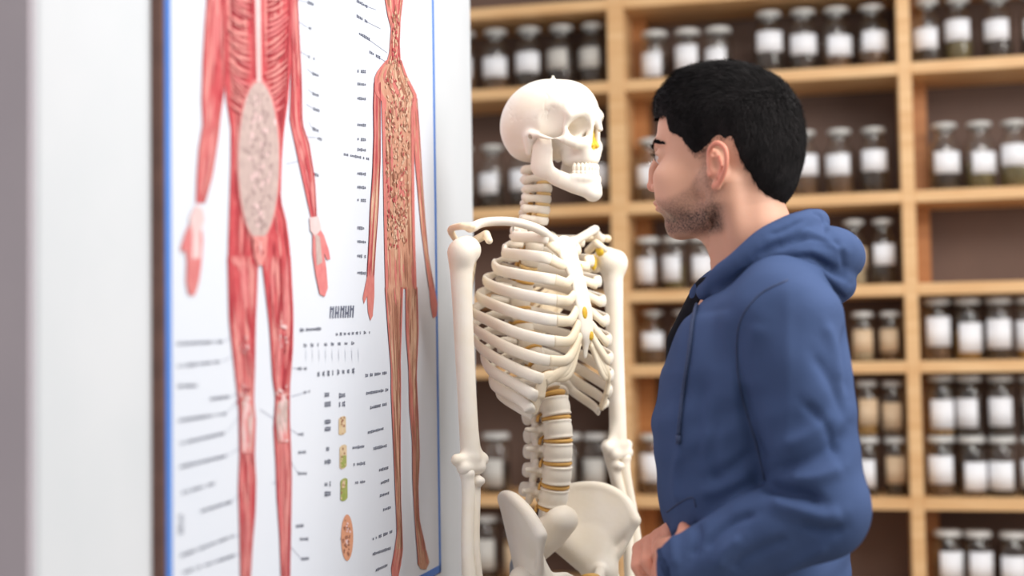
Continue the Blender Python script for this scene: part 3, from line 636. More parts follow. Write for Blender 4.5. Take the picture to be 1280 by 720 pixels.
# --- spine
def spx(z):
    return float(np.interp(z, [1.02, 1.10, 1.16, 1.22, 1.275, 1.31, 1.35, 1.40, 1.45, 1.50, 1.56, 1.60, 1.64, 1.70], [.000, .030, .044, .048, .042, .028, .000, -.026, -.032, -.016, .010, .020, .026, .018]))
def vertebra(kind):
    f = Field((-.075, -.05, -.03), (.035, .05, .03), .0016)
    if kind == 'lumbar':
        f.add(ELL((0, 0, 0), (.023, .027, .028))); f.V[:] = np.maximum(f.V, np.abs(f.ax[2])[None, None, :] - .0148)
        f.add(PATH([(.0, 0, .0125), (0, 0, -.0125)], .0)); 
        for z in (.0135, -.0135): f.add(ELL((0, 0, z), (.0235, .0275, .0035)), .004)
        for s in (1, -1):
            f.add(PATH(sym([(-.018, .012, .004), (-.034, .014, .002)], s), .006), .004)
            f.add(PATH(sym([(-.030, .014, .002), (-.032, .042, .004)], s), (.006, .004)), .004)
            f.add(PATH(sym([(-.036, .015, .014), (-.040, .014, -.018)], s), (.006, .0065)), .004)
        f.add(PATH([(-.034, 0, .0), (-.056, 0, -.003), (-.066, 0, -.006)], (.013, .0125, .013), (1, .6, 1)), .008)
    elif kind == 'thoracic':
        f.add(ELL((0, 0, 0), (.016, .017, .02))); f.V[:] = np.maximum(f.V, np.abs(f.ax[2])[None, None, :] - .0095)
        for s in (1, -1): f.add(PATH(sym([(-.012, .008, .003), (-.024, .012, .003), (-.034, .030, .006)], s), (.005, .006, .005)), .004)
        f.add(PATH([(-.026, 0, .0), (-.046, 0, -.018)], (.008, .005), (1, .6, 1)), .005)
    else:
        f.add(ELL((0, 0, 0), (.010, .013, .011))); f.V[:] = np.maximum(f.V, np.abs(f.ax[2])[None, None, :] - .006)
        for s in (1, -1):
            f.add(PATH(sym([(-.004, .014, 0), (-.014, .020, -.001), (-.022, .014, -.001)], s), (.005, .006, .005)), .004)
        f.add(PATH([(-.022, 0, -.001), (-.038, 0, -.008)], (.006, .0045), (1, .7, 1)), .004)
    P, Q = f.nets(); return mesh(relax(P, Q, 1), Q)
VZ = []; vm = {k: vertebra(k) for k in ('lumbar', 'thoracic', 'cervical')}
for k in vm: vm[k].materials.append(m_bone); vm[k].polygons.foreach_set('use_smooth', [True] * len(vm[k].polygons))
zz = 1.566; TZ = [zz - i * .0234 for i in range(12)]; LZ = [1.271 - i * .0375 for i in range(5)]; CZ = [1.586 + i * .0178 for i in range(6)]
def put_vert(kind, z, sc, nm, warm=False):
    me = vm[kind]; o = bpy.data.objects.new(nm, me); COL.objects.link(o); o.parent = sk; o.location = (spx(z), 0, z); o.scale = (sc, sc, sc)
    dx = (spx(z + .012) - spx(z - .012)) / .024; o.rotation_euler = (0, math.atan(dx), 0); return o
for i, z in enumerate(TZ): put_vert('thoracic', z, .92 + .022 * i, 'thoracic_vertebra')
for i, z in enumerate(LZ): put_vert('lumbar', z, 1.0, 'lumbar_vertebra')
for i, z in enumerate(CZ): put_vert('cervical', z, 1.22, 'cervical_vertebra')
dz = [(z - .0187, .0228, .0268, .0042) for z in LZ] + [(1.2905, .022, .025, .005)] + [((TZ[i] + TZ[i + 1]) / 2, .0145 + .0004 * i, .016 + .0005 * i, .0036) for i in range(11)] + [((CZ[i] + CZ[i + 1]) / 2, .0112, .0148, .0034) for i in range(5)]
for z, a_, b_, h in dz:
    m = MB(); m.lathe((0, 0, 0), [(0, -h / 2 - .001), (.9, -h / 2 - .001), (1, -h / 4), (1, h / 4), (.9, h / 2 + .001), (0, h / 2 + .001)], 20)
    m.v = [(x * a_, y * b_, q) for x, y, q in m.v]
    o = m.build('intervertebral_disc', m_disc if z < 1.50 else m_disc2, None, True); o.parent = sk; o.location = (spx(z), 0, z); o.rotation_euler = (0, math.atan((spx(z + .01) - spx(z - .01)) / .02), 0)
# spinal cord and nerve roots, yellow
mb = MB(); mb.sweep([(spx(z) - .028, 0, z) for z in np.linspace(1.68, 1.10, 40)], .0045, .0045, 8)
for z in LZ:
    for s in (1, -1): mb.sweep(catmull([(spx(z) - .027, s * .003, z - .012), (spx(z) - .024, s * .016, z - .016), (spx(z) - .020, s * .024, z - .024)], 4), .0026, .0026, 6)
hang(mb.build('spinal_cord', m_disc, None, True, label='ochre yellow spinal cord with nerve roots'))
# --- ribs, cartilage, sternum
XC = .012
def radial(p): v = np.array([p[0] - XC, p[1] * .75, 0]); return v
st = [(.066, 1.542), (.080, 1.515), (.096, 1.480), (.106, 1.440), (.112, 1.400), (.112, 1.370)]
def stx(z): return float(np.interp(z, [q[1] for q in st][::-1], [q[0] for q in st][::-1]))
hw = [.052, .074, .088, .098, .105, .110, .113, .114, .112, .106, .094, .072]
drop = [.018, .028, .040, .050, .060, .070, .078, .084, .088, .088, .072, .045]
fy = [.036, .046, .052, .057, .062, .068, .076, .084, .090, .092, None, None]
fx = [.060, .076, .090, .096, .100, .100, .096, .090, .080, .066, None, None]
stz = [1.530, 1.508, 1.482, 1.457, 1.433, 1.410, 1.390]
for i in range(12):
    z = TZ[i]; xs = spx(z); w = hw[i]
    for s in (1, -1):
        back = xs - .030 - .018 * math.sin(min(i, 9) / 9 * 2.6)
        P = [(xs - .012, .016, z + .002), (xs - .028, .034, z + .004), (back, w * .52, z - drop[i] * .10), (back + .022, w * .82, z - drop[i] * .26), (XC - .010, w, z - drop[i] * .52)]
        if i < 10: P += [(XC + .040, w * .97, z - drop[i] * .78), ((XC + .03 + fx[i]) / 2 + .018, (w * .93 + fy[i]) / 2 + .006, z - drop[i] * .94), (fx[i], fy[i], z - drop[i])]
        elif i == 10: P += [(XC + .035, w * .98, z - drop[i] * .85), (XC + .055, w * .90, z - drop[i])]
        C_ = catmull([(q[0], q[1] * s, q[2]) for q in P], 7); n = len(C_); t = np.linspace(0, 1, n)
        wid = np.interp(t, [0, .15, .5, .9, 1], [.0050, .0074, .0094, .0100, .0098]) * (1 if i < 10 else .85)
        thk = np.interp(t, [0, .2, 1], [.0044, .0040, .0040])
        mb = MB(); mb.sweep(C_, thk, wid, 10, radial); hang(mb.build('rib', m_bone, None, True))
CC = []
for s in (1, -1):
    mb = MB()
    for i in range(7):
        a_ = np.array([fx[i], fy[i], TZ[i] - drop[i]]); e = np.array([stx(stz[i]) - .002, .014, stz[i]])
        mid = (a_ + e) / 2 + np.array([.010, .004, -.006 - .004 * max(0, i - 3)])
        C_ = catmull([(q[0], q[1] * s, q[2]) for q in (a_ - (0, 0, .0), mid, e)], 8)
        mb.sweep(C_, .0044, np.linspace(.0098, .0072, len(C_)), 10, radial)
    tips = [np.array([fx[j], fy[j], TZ[j] - drop[j]]) for j in range(10)]
    for j0, a_ in ((9, 0), (8, 0), (7, 0)):
        chain = [tips[j] + (.002, -.002, -.002 if j == j0 else .003) for j in range(j0, 6, -1)] + [tips[6] + (.012, -.022 - .004 * (j0 - 7), -.012 - .006 * (j0 - 7)), (stx(1.38) - .004, .016, 1.384 - .004 * (j0 - 7))]
        C_ = catmull([(q[0], q[1] * s, q[2]) for q in chain], 8)
        mb.sweep(C_, .0042, np.linspace(.0100, .0066, len(C_)), 10, radial)
    hang(mb.build('costal_cartilage', m_bone2, None, True))
f = Field((.04, -.05, 1.32), (.15, .05, 1.58), .0016)
f.add(PATH([(stx(z) * 1.0, 0, z) for z in (1.536, 1.520, 1.496)], (.026, .024, .015), (.30, 1, .8)))
f.add(PATH([(stx(z), 0, z) for z in (1.50, 1.47, 1.43, 1.395)], (.0155, .018, .020, .017), (.34, 1, 1)), .006)
f.add(PATH([(stx(1.39), 0, 1.39), (.108, 0, 1.355)], (.009, .005), (.5, 1, 1)), .004)
hang(grow('sternum', f, m_bone, None))
# yellow markings where muscles attach
def mark(c, r, par=None):
    g = Field(np.array(c) - .03, np.array(c) + .03, .0015); g.add(ELL(c, r)); o = grow('muscle_marking', g, m_yel, None, 0, None, label='yellow painted muscle marking'); o.parent = par or sk
mark((stx(1.42) + .0045, -.006, 1.425), (.004, .006, .011)); mark((stx(1.395) + .0045, .006, 1.388), (.004, .006, .008))
mark((stx(1.50) + .002, .014, 1.50), (.004, .006, .010))
for s in (1, -1):
    # clavicle
    f = Field((-.05, -.2, 1.504), (.12, .2, 1.594), .0018)
    f.add(PATH(sym(catmull([(.064, .020, 1.544), (.068, .060, 1.562), (.050, .105, 1.574), (.022, .140, 1.574), (.012, .168, 1.564)], 5), s), .0075))
    f.add(ELL((.064, s * .022, 1.544), (.011, .010, .012)), .006); f.add(ELL((.012, s * .168, 1.564), (.010, .012, .006)), .006)
    hang(grow('clavicle', f, m_bone, None))
    # scapula: thin blade, spine and acromion, coracoid, glenoid
    f = Field((-.12, -.21, 1.334), (.06, .21, 1.584), .002)
    g = np.array([-.002, .162, 1.524]); edge = catmull([(-.050, .098, 1.549), (-.078, .066, 1.524), (-.092, .062, 1.474), (-.088, .078, 1.414), (-.080, .092, 1.379)], 4)
    for q in edge:
        f.add(PATH(sym([g, (g + q) / 2 + (-.010, .0, 0), q], s), (.006, .0032, .0034)), .006)
    f.add(PATH(sym(edge, s), .0045), .004); f.add(PATH(sym([(-.080, .092, 1.379), (-.040, .130, 1.454), g], s), (.005, .005, .008)), .004)
    f.add(PATH(sym(catmull([(-.086, .064, 1.512), (-.070, .110, 1.544), (-.040, .160, 1.564), (.004, .182, 1.566), (.020, .176, 1.564)], 4), s), np.linspace(.004, .0085, 17), (1, 1, .8)), .004)
    f.add(ELL((.002, s * .166, 1.520), (.014, .008, .018)), .006)
    f.add(PATH(sym([(-.002, .150, 1.542), (.022, .142, 1.554), (.036, .150, 1.542)], s), (.007, .007, .006)), .004)
    hang(grow('scapula', f, m_bone2, None))
    if s > 0:
        mark((.028, .146, 1.540), (.009, .006, .010)); mark((.010, .150, 1.520), (.006, .005, .014))
    # humerus
    f = Field((-.04, -.26, 1.14), (.08, .26, 1.60), .002)
    hx = .016; hy = .192
    f.add(ELL((hx - .002, s * (hy - .012), 1.527), (.024, .023, .023))); f.add(ELL((hx + .008, s * (hy + .010), 1.521), (.018, .017, .022)), .008)
    f.add(PATH(sym(catmull([(hx, hy + .002, 1.521), (hx + .002, hy + .004, 1.466), (hx + .004, hy + .002, 1.373), (hx + .008, hy, 1.262), (hx + .010, hy - .002, 1.202)], 3), s), np.interp(np.arange(13), [0, 2, 4, 8, 12], [.022, .0178, .0160, .0150, .0155])), .01)
    f.add(PATH(sym([(hx + .008, hy - .030, 1.193), (hx + .010, hy, 1.188), (hx + .008, hy + .026, 1.195)], s), (.011, .013, .010)), .012)
    f.add(PATH(sym([(hx + .012, hy - .018, 1.182), (hx + .014, hy + .018, 1.182)], s), (.012, .011)), .004)
    f.add(PATH(sym([(hx + .009, hy - .026, 1.195), (hx + .009, hy - .004, 1.234)], s), (.006, .008)), .008)
    hang(grow('humerus', f, m_bone, None))
    # forearm
    wx = hx + .030; wy = hy + .012; wz = .955
    f = Field((-.02, -.26, .93), (.09, .26, 1.24), .002)
    f.add(PATH(sym(catmull([(hx + .014, hy + .010, 1.172), (hx + .016, hy + .010, 1.138), (wx - .006, wy + .010, 1.048), (wx + .002, wy + .008, wz)], 4), s), np.interp(np.arange(13), [0, 1, 3, 8, 12], [.0125, .0105, .0105, .0100, .014])))
    hang(grow('radius_bone', f, m_bone, None))
    f = Field((-.02, -.26, .93), (.09, .26, 1.24), .002)
    f.add(PATH(sym(catmull([(hx - .006, hy - .010, 1.194), (hx + .006, hy - .012, 1.158), (wx - .010, wy - .008, 1.058), (wx, wy - .014, wz)], 4), s), np.interp(np.arange(13), [0, 3, 8, 12], [.013, .012, .0100, .0092])))
    f.add(ELL((hx + .018, s * (hy - .012), 1.160), (.010, .010, .008)), .006)
    hang(grow('ulna', f, m_bone, None))
    # hand bones hanging below
    mb = MB()
    for q in range(8):
        c = (wx + .006 * (q // 4), s * (wy - .016 + .011 * (q % 4)), wz - .016 - .013 * (q // 4)); mb.lathe(c, [(0, -.007), (.005, -.005), (.0068, 0), (.005, .005), (0, .007)], 8)
    for fgr in range(5):
        y0 = wy - .020 + .011 * fgr; L_ = [(.058, .034, .022, .017), (.062, .040, .026, .018), (.062, .043, .027, .018), (.060, .038, .022, .018), (.040, .028, .022, 0)][fgr]
        z = wz - .04; x = wx + .004; dy = (fgr - 2) * .0035
        for L1 in L_:
            if not L1: continue
            mb.sweep([(x, s * y0, z), (x + .001, s * (y0 + dy * .3), z - L1 * .5), (x + .004, s * (y0 + dy), z - L1)], [.0058, .0036, .0050], None, 8); z -= L1 + .002; y0 += dy; x += .004
    hang(mb.build('hand_bones', m_bone, None, True))
# --- pelvis
def hip(s):
    f = Field((-.10, -.02 if s > 0 else -.17, .90), (.12, .17 if s > 0 else .02, 1.17), .002)
    ac = np.array([.030, .082, 1.005]); th = np.linspace(0, 1, 18)
    crest = catmull([(-.052, .036, 1.065), (-.058, .048, 1.108), (-.036, .084, 1.138), (.010, .112, 1.142), (.052, .124, 1.122), (.078, .122, 1.088)], 5)
    for q in crest:
        m_ = (ac + q) / 2 + (-.012, -.004, .004)
        f.add(PATH(sym([ac, m_, q], s), (.016, .0062, .0056)), .016)
    f.add(PATH(sym(crest, s), np.r_[.009, [.0078] * (len(crest) - 2), .008]), .005)
    f.add(PATH(sym([(.078, .122, 1.088), (.066, .112, 1.055), (.056, .102, 1.034), ac], s), (.008, .006, .008, .016)), .006)
    f.add(PATH(sym([(-.052, .036, 1.065), (-.036, .052, 1.045), (-.004, .072, 1.02)], s), (.009, .010, .014)), .008)
    f.add(ELL(ac * (1, s, 1) + (0, s * .004, 0), (.030, .026, .030)), .01)
    f.add(PATH(sym([ac, (.062, .046, 1.012), (.078, .014, .990)], s), (.015, .009, .011)), .006)
    f.add(PATH(sym([(.078, .014, .990), (.060, .030, .958), (.028, .052, .925)], s), (.010, .007, .012)), .005)
    f.add(PATH(sym([ac, (.004, .070, .965), (.010, .060, .925), (.028, .052, .925)], s), (.018, .012, .015, .013)), .006)
    f.sub(ELL(ac * (1, s, 1) + (.006, s * .034, -.004), (.024, .020, .024)), .003)
    return hang(grow('hip_bone', f, m_bone, None, 1, lambda P: P + (.034, 0, -.014)))
hip(1); hip(-1)
f = Field((-.09, -.07, .94), (.07, .07, 1.12), .002)
f.add(PATH([(.026, 0, 1.088), (.004, 0, 1.062), (-.030, 0, 1.03), (-.044, 0, .995), (-.036, 0, .965)], (.026, .024, .018, .011, .006), (1, 1.25, 1)))
for s in (1, -1): f.add(PATH([(.010, s * .018, 1.080), (-.016, s * .036, 1.070), (-.040, s * .034, 1.035)], (.014, .017, .012)), .012)
for s in (1, -1):
    for k in range(4): f.sub(ELL((.006 - .016 * k, s * (.021 - .002 * k), 1.068 - .018 * k), (.012, .0032, .0032), rot(0, 30, 0)), .002)
hang(grow('sacrum', f, m_bone, None, 1, lambda P: P + (.024, 0, -.006)))
mb = MB(); mb.sweep([(.110, -.010, .990), (.111, 0, .990), (.110, .010, .990)], [.010, .011, .010], [.016, .017, .016], 12); hang(mb.build('pubic_disc', m_disc, None, True))
# --- legs, feet, stand (below the frame)
for s in (1, -1):
    f = Field((-.05, -.15, .52), (.10, .15, 1.04), .003)
    f.add(ELL((.058, s * .106, 1.000), (.022, .022, .022))); f.add(PATH(sym([(.058, .110, 1.0), (.040, .142, .965)], s), (.014, .018)), .008)
    f.add(PATH(sym(catmull([(.040, .140, .965), (.034, .128, .86), (.034, .112, .70), (.026, .100, .58)], 4), s), .0145), .01)
    for q in (.078, .120): f.add(ELL((.024, s * q, .558), (.028, .020, .024)), .012)
    hang(grow('femur', f, m_bone, None))
    f = Field((-.04, -.15, .13), (.07, .15, .54), .003)
    f.add(ELL((.022, s * .098, .522), (.024, .036, .013))); f.add(PATH(sym([(.024, .096, .515), (.022, .094, .35), (.012, .094, .18)], s), (.020, .012, .015)), .01)
    hang(grow('tibia', f, m_bone, None))
    mb = MB(); mb.sweep(catmull(sym([(-.002, .130, .50), (-.004, .132, .35), (-.004, .124, .165)], s), 5), .0065, .0065, 8); hang(mb.build('fibula', m_bone, None, True))
    f = Field((-.08, -.16, .09), (.2, .16, .19), .0025)
    f.add(PATH(sym([(-.050, .098, .118), (-.006, .100, .148)], s), (.018, .016))); f.add(PATH(sym([(-.006, .100, .150), (.050, .102, .138)], s), (.016, .014)), .01)
    for k in range(5):
        y = .078 + .013 * k; f.add(PATH(sym([(.045, .085 + .008 * k, .136), (.10 - .004 * k, y, .118), (.150 - .006 * k, y, .106)], s), (.007, .005, .0055)), .002)
        f.add(PATH(sym([(.156 - .006 * k, y, .105), (.185 - .010 * k, y, .101)], s), (.0055, .004)))
    hang(grow('foot_bones', f, m_bone, None))
    mb = MB(); mb.sweep([(.03, s * .098, .55), (.03, s * .098, .53)], .02, .03, 10); hang(mb.build('knee_joint', m_disc, None, True))
mb = MB(); mb.sweep([(-.06, 0, .03), (-.06, 0, .80), (-.055, 0, 1.0), (-.04, 0, 1.04)], .009, .009, 12); hang(mb.build('stand_pole', m_steel, None, True))
mb = MB()
for k in range(5):
    a = 2 * math.pi * k / 5; e = (-.06 + .20 * math.cos(a), .20 * math.sin(a), .035); mb.sweep([(-.06, 0, .045), ((-.06 + e[0]) / 2, e[1] / 2, .045), e], .012, .012, 8)
    mb.lathe((e[0], e[1], 0), [(0, 0), (.018, 0), (.020, .012), (.018, .026), (0, .028)], 12)
hang(mb.build('stand_base', m_steel, None, True))
# ------------------------------------------------------------------ the man
def skin_material():
    m = bpy.data.materials.new('skin'); m.use_nodes = True; nt = m.node_tree; b = nt.nodes['Principled BSDF']
    def nd(t): return nt.nodes.new(t)
    at = nd('ShaderNodeAttribute'); at.attribute_name = 'stubble'; a2 = nd('ShaderNodeAttribute'); a2.attribute_name = 'blush'
    tc = nd('ShaderNodeTexCoord'); nz = nd('ShaderNodeTexNoise'); nz.inputs['Scale'].default_value = 420; nz.inputs['Detail'].default_value = 3; nt.links.new(tc.outputs['Object'], nz.inputs['Vector'])
    rp = nd('ShaderNodeValToRGB'); rp.color_ramp.elements[0].position = .40; rp.color_ramp.elements[1].position = .62; nt.links.new(nz.outputs['Fac'], rp.inputs['Fac'])
    n2 = nd('ShaderNodeTexNoise'); n2.inputs['Scale'].default_value = 22; nt.links.new(tc.outputs['Object'], n2.inputs['Vector'])
    base = nd('ShaderNodeMix'); base.data_type = 'RGBA'; base.inputs[6].default_value = lin((214, 166, 142)); base.inputs[7].default_value = lin((200, 150, 126)); nt.links.new(n2.outputs['Fac'], base.inputs[0])
    bl = nd('ShaderNodeMix'); bl.data_type = 'RGBA'; bl.inputs[7].default_value = lin((216, 132, 112)); nt.links.new(a2.outputs['Fac'], bl.inputs[0]); nt.links.new(base.outputs[2], bl.inputs[6])
    mu = nd('ShaderNodeMath'); mu.operation = 'MULTIPLY_ADD'; mu.inputs[1].default_value = .40; mu.inputs[2].default_value = .50; nt.links.new(rp.outputs['Color'], mu.inputs[0])
    m2 = nd('ShaderNodeMath'); m2.operation = 'MULTIPLY'; nt.links.new(mu.outputs[0], m2.inputs[0]); nt.links.new(at.outputs['Fac'], m2.inputs[1])
    st_ = nd('ShaderNodeMix'); st_.data_type = 'RGBA'; st_.inputs[7].default_value = lin((62, 46, 42)); nt.links.new(m2.outputs[0], st_.inputs[0]); nt.links.new(bl.outputs[2], st_.inputs[6])
    nt.links.new(st_.outputs[2], b.inputs['Base Color']); b.inputs['Roughness'].default_value = .5; b.inputs['Specular IOR Level'].default_value = .35
    b.inputs['Subsurface Weight'].default_value = .12; b.inputs['Subsurface Radius'].default_value = (.012, .005, .003); b.inputs['Subsurface Scale'].default_value = .6
    bp = nd('ShaderNodeBump'); bp.inputs['Strength'].default_value = .15; bp.inputs['Distance'].default_value = .0006; nt.links.new(nz.outputs['Fac'], bp.inputs['Height']); nt.links.new(bp.outputs['Normal'], b.inputs['Normal'])
    return m
m_skin = skin_material()
m_hair = mat('black_hair', (22, 20, 21), .75, (32, 29, 30), 60, .3, 260, spec=.12)
m_navy = mat('navy_sweatshirt', (66, 82, 118), .92, (60, 76, 111), 7, .25, 900, spec=.08)
m_navyd = mat('navy_rib_knit', (48, 60, 90), .9, (40, 52, 80), 200, .4, 300, stretch=(1, 1, .1), spec=.1)
m_cord = mat('navy_cord', (56, 68, 98), .8, (46, 58, 88), 300, .3, 300)
m_black = mat('black_collar_shade', (20, 21, 28), .9, (26, 27, 34), 30, .2, 300, spec=.1)  # near-black that paints the shade on the far lapel
m_jean = mat('dark_trousers', (42, 44, 54), .85, (34, 36, 46), 30, .2, 300)
m_shoe = mat('dark_shoe', (50, 46, 46), .6, (40, 38, 38), 20); m_sole = mat('white_sole', (214, 212, 208), .6)
m_eye = mat('eye_white', (214, 208, 204), .15, (204, 196, 192), 30); m_iris = mat('brown_iris', (48, 30, 22), .15, (36, 22, 16), 60)
FOOT = np.array([.40, 2.06, 0.0])
man = empty('person', FOOT, 0, label='young man in navy hooded sweatshirt with short black hair, facing the skeleton', category='person')
def own(o, par=None):
    par = par or man; o.parent = par
    o.matrix_parent_inverse = Matrix.Translation(-Vector(FOOT)); return o
def sub_of(o, par): o.parent = par; return o      # every mesh below is in world coordinates, so parts share the body's frame
# head frame: x forward, y left, z up, origin between the ears
HA = R(180 - 17); HQ = rot(0, 0, 180 - 21)
EAR = W(893, 210, 1.94)
HO = EAR - HQ @ np.array([0, .074, 0])
def H(P): return np.asarray(P) @ HQ.T + HO
def toH(P): return (np.asarray(P) - HO) @ HQ
f = Field((-.13, -.105, -.19), (.14, .105, .15), .0017)
f.add(ELL((-.008, 0, .052), (.094, .073, .080))); f.add(ELL((-.040, 0, .030), (.060, .068, .066)), .02)
f.add(ELL((.048, 0, .066), (.048, .060, .052)), .02)
f.add(ELL((.045, 0, .005), (.050, .060, .055)), .02)                 # mid face
f.add(PATH([(.086, -.030, .046), (.094, -.012, .047), (.094, .012, .047), (.086, .030, .046)], .010), .012)   # brow
for s in (1, -1):
    f.add(ELL((.072, s * .040, -.004), (.022, .022, .018)), .02)     # cheekbone
    f.add(ELL((.060, s * .046, -.034), (.032, .020, .034)), .02)     # cheek
    f.add(PATH(sym([(.008, .056, -.014), (.004, .055, -.048), (.024, .046, -.070), (.058, .030, -.084), (.078, .012, -.088)], s), (.014, .014, .015, .014, .014)), .022)   # jaw
    f.sub(ELL((.096, s * .031, .027), (.012, .017, .010)), .012)     # eye socket
f.add(ELL((.050, 0, -.050), (.044, .046, .040)), .02)
f.add(ELL((.082, 0, -.082), (.015, .019, .014)), .012)               # chin
f.add(ELL((.084, 0, -.046), (.018, .026, .020)), .012)               # muzzle
f.add(PATH([(.095, 0, .034), (.106, 0, .012), (.106, 0, -.006), (.107, 0, -.010)], (.007, .0075, .0085, .0095)), .008)   # nose
for s in (1, -1): f.add(ELL((.097, s * .012, -.015), (.010, .0065, .0075)), .005)
for s in (1, -1): f.sub(ELL((.100, s * .007, -.023), (.0045, .003, .003)), .002)
f.add(PATH([(.088, -.022, -.044), (.101, -.008, -.039), (.102, 0, -.0405), (.101, .008, -.039), (.088, .022, -.044)], (.003, .0048, .0042, .0048, .003)), .003)
f.add(PATH([(.088, -.020, -.047), (.099, -.006, -.051), (.099, .006, -.051), (.088, .020, -.047)], (.003, .0055, .0055, .003)), .003)
f.sub(PATH([(.094, -.022, -.0455), (.107, 0, -.0455), (.094, .022, -.0455)], .0008), .0025)
f.sub(PATH([(.104, -.010, -.062), (.104, .010, -.062)], .004), .008)
for s in (1, -1):                                                     # lids
    f.add(ELL((.083, s * .031, .027), (.0125, .0145, .0115)), .004)
    f.sub(PATH(sym([(.094, .020, .025), (.0985, .031, .0255), (.090, .044, .024)], s), .0036), .0015)
# neck, leaning back down to the collar
f.add(PATH([(-.022, 0, -.010), (-.028, 0, -.06), (-.046, 0, -.12), (-.066, 0, -.185)], (.056, .054, .055, .062), (1, 1.0, 1)), .02)
f.add(PATH([(.022, 0, -.085), (.006, 0, -.13), (-.012, 0, -.18)], (.028, .030, .036)), .03)
f.add(ELL((.004, 0, -.112), (.016, .012, .016)), .02)                # throat
for s in (1, -1):
    f.add(PATH(sym([(-.018, .060, -.020), (-.020, .050, -.08), (-.030, .030, -.16)], s), (.012, .011, .012)), .02)   # neck muscle
    # ear: rim, fold, lobe, hollow
    E = lambda x, y, z: (x, s * (y), z)
    f.add(ELL(E(-.004, .074, .002), (.014, .009, .026), rot(0, 14, s * 22)), .004)
    rim = catmull([E(.006, .076, .008), E(.004, .083, .024), E(-.008, .090, .032), E(-.020, .094, .022), E(-.020, .091, .0), E(-.010, .083, -.020), E(-.002, .078, -.028)], 5)
    f.add(PATH(rim, .0036), .002)
    f.add(ELL(E(-.003, .078, -.026), (.007, .005, .009)), .004)
    f.sub(ELL(E(-.003, .086, .004), (.0075, .008, .013), rot(0, 10, s * 20)), .003)
    f.sub(PATH([E(-.001, .082, .018), E(-.010, .088, .022), E(-.014, .089, .008)], .0024), .002)
    f.add(PATH([E(.007, .077, -.004), E(.005, .080, -.010)], .0038), .002)   # tragus
    f.add(PATH([E(-.009, .084, .014), E(-.013, .087, .0), E(-.008, .082, -.014)], .0024), .002)
HP, HF = f.nets(); HP = relax(HP, HF, 1); HP0 = HP.copy()
# attributes in the head frame
x, y, z = HP.T; ay = np.abs(y)
def sstep(a, b, v): t = np.clip((v - a) / (b - a), 0, 1); return t * t * (3 - 2 * t)
line = np.interp(x, [-.02, .0, .016, .026, .04, .06, .075, .1], [.040, .040, .030, .004, -.018, -.030, -.034, -.028])
stub = sstep(.0, -.016, z - line) * sstep(-.018, .006, x) * sstep(-.108, -.088, z + 0 * x)
stub *= 1 - .0 * x
mouth = np.exp(-(((x - .1) / .012) ** 2 + (y / .02) ** 2 + ((z + .046) / .007) ** 2)); stub *= 1 - .9 * mouth
must = sstep(.075, .09, x) * np.exp(-((z + .034) / .006) ** 2) * (ay < .03); stub = np.maximum(stub * (.62 + .38 * sstep(-.04, -.075, z)), must * .75)
under = sstep(-.070, -.088, z) * (x > .0); stub *= (1 - .1 * under); stub = stub * (.72 + .45 * sstep(-.045, -.078, z - .3 * np.clip(.04 - x, 0, 1)))
side = np.exp(-((x - .012) / .010) ** 2) * (z > -.03) * (z < .03) * (ay < .078); stub = np.maximum(stub, .55 * side * (ay > .05) * (ay < .074))
stub *= (ay < .0765) * 1.0
blu = np.maximum.reduce([sstep(.076, .086, ay) * .75 * (z > -.04), np.exp(-(((x - .117) / .018) ** 2 + (y / .02) ** 2 + ((z + .012) / .018) ** 2)) * .55, mouth * .8, sstep(-.06, -.14, z) * .1])
# lower face a little shorter, chin drawn back
fz = np.where(HP[:, 2] < -.02, -.02 + (HP[:, 2] + .02) * .84, HP[:, 2]); jaw = (HP[:, 0] > .02)
HP = np.stack([HP[:, 0] - np.clip((-.045 - HP[:, 2]) / .04, 0, 1) * .010 * jaw, HP[:, 1], fz * 1.0], 1)
parts_v = [H(HP)]; parts_f = [HF]; A1 = [stub]; A2_ = [blu]
# body under the clothes
dF = np.array([-math.cos(R(17)), math.sin(R(17)), 0]); dL = np.array([-math.sin(R(17)), -math.cos(R(17)), 0])
TC = np.array([.345, 2.035, 0])
def T(a_, l, z): return TC + dF * a_ + dL * l + np.array([0, 0, z])
SHL = W(990, 408, 1.88); EL = W(1028, 640, 1.82); WR = W(862, 708, 1.86)
SHR = T(-.045, -.165, 1.41); ER = T(-.01, -.235, 1.12); WRR = W(856, 682, 2.07)
f = Field((.05, 1.70, .02), (.66, 2.42, 1.56), .008)
Qb = rot(0, 0, 163)
f.add(PATH([T(-.01, 0, 1.38), T(.0, 0, 1.22), T(0, 0, 1.08), T(-.01, 0, .95)], (.10, .095, .092, .10)))
f.add(PATH([T(-.03, -.11, 1.375), T(-.025, 0, 1.385), T(-.03, .11, 1.375)], .040), .03)
f.add(PATH([T(-.02, 0, 1.38), T(.0, 0, 1.44)], .045), .02)
f.add(PATH([SHL, EL, WR], (.045, .036, .027)), .02); f.add(PATH([SHR, ER, WRR], (.045, .036, .027)), .02)
for s in (1, -1):
    f.add(PATH([T(-.01, s * .09, .92), T(.0, s * .10, .50), T(-.02, s * .11, .10)], (.078, .052, .038)), .04)
    f.add(PATH([T(-.02, s * .11, .05), T(.10, s * .12, .045)], (.035, .025)), .02)
P, Q = f.nets(); P = relax(P, Q, 2); parts_v.append(P); parts_f.append(Q); A1.append(np.zeros(len(P))); A2_.append(np.full(len(P), .1))
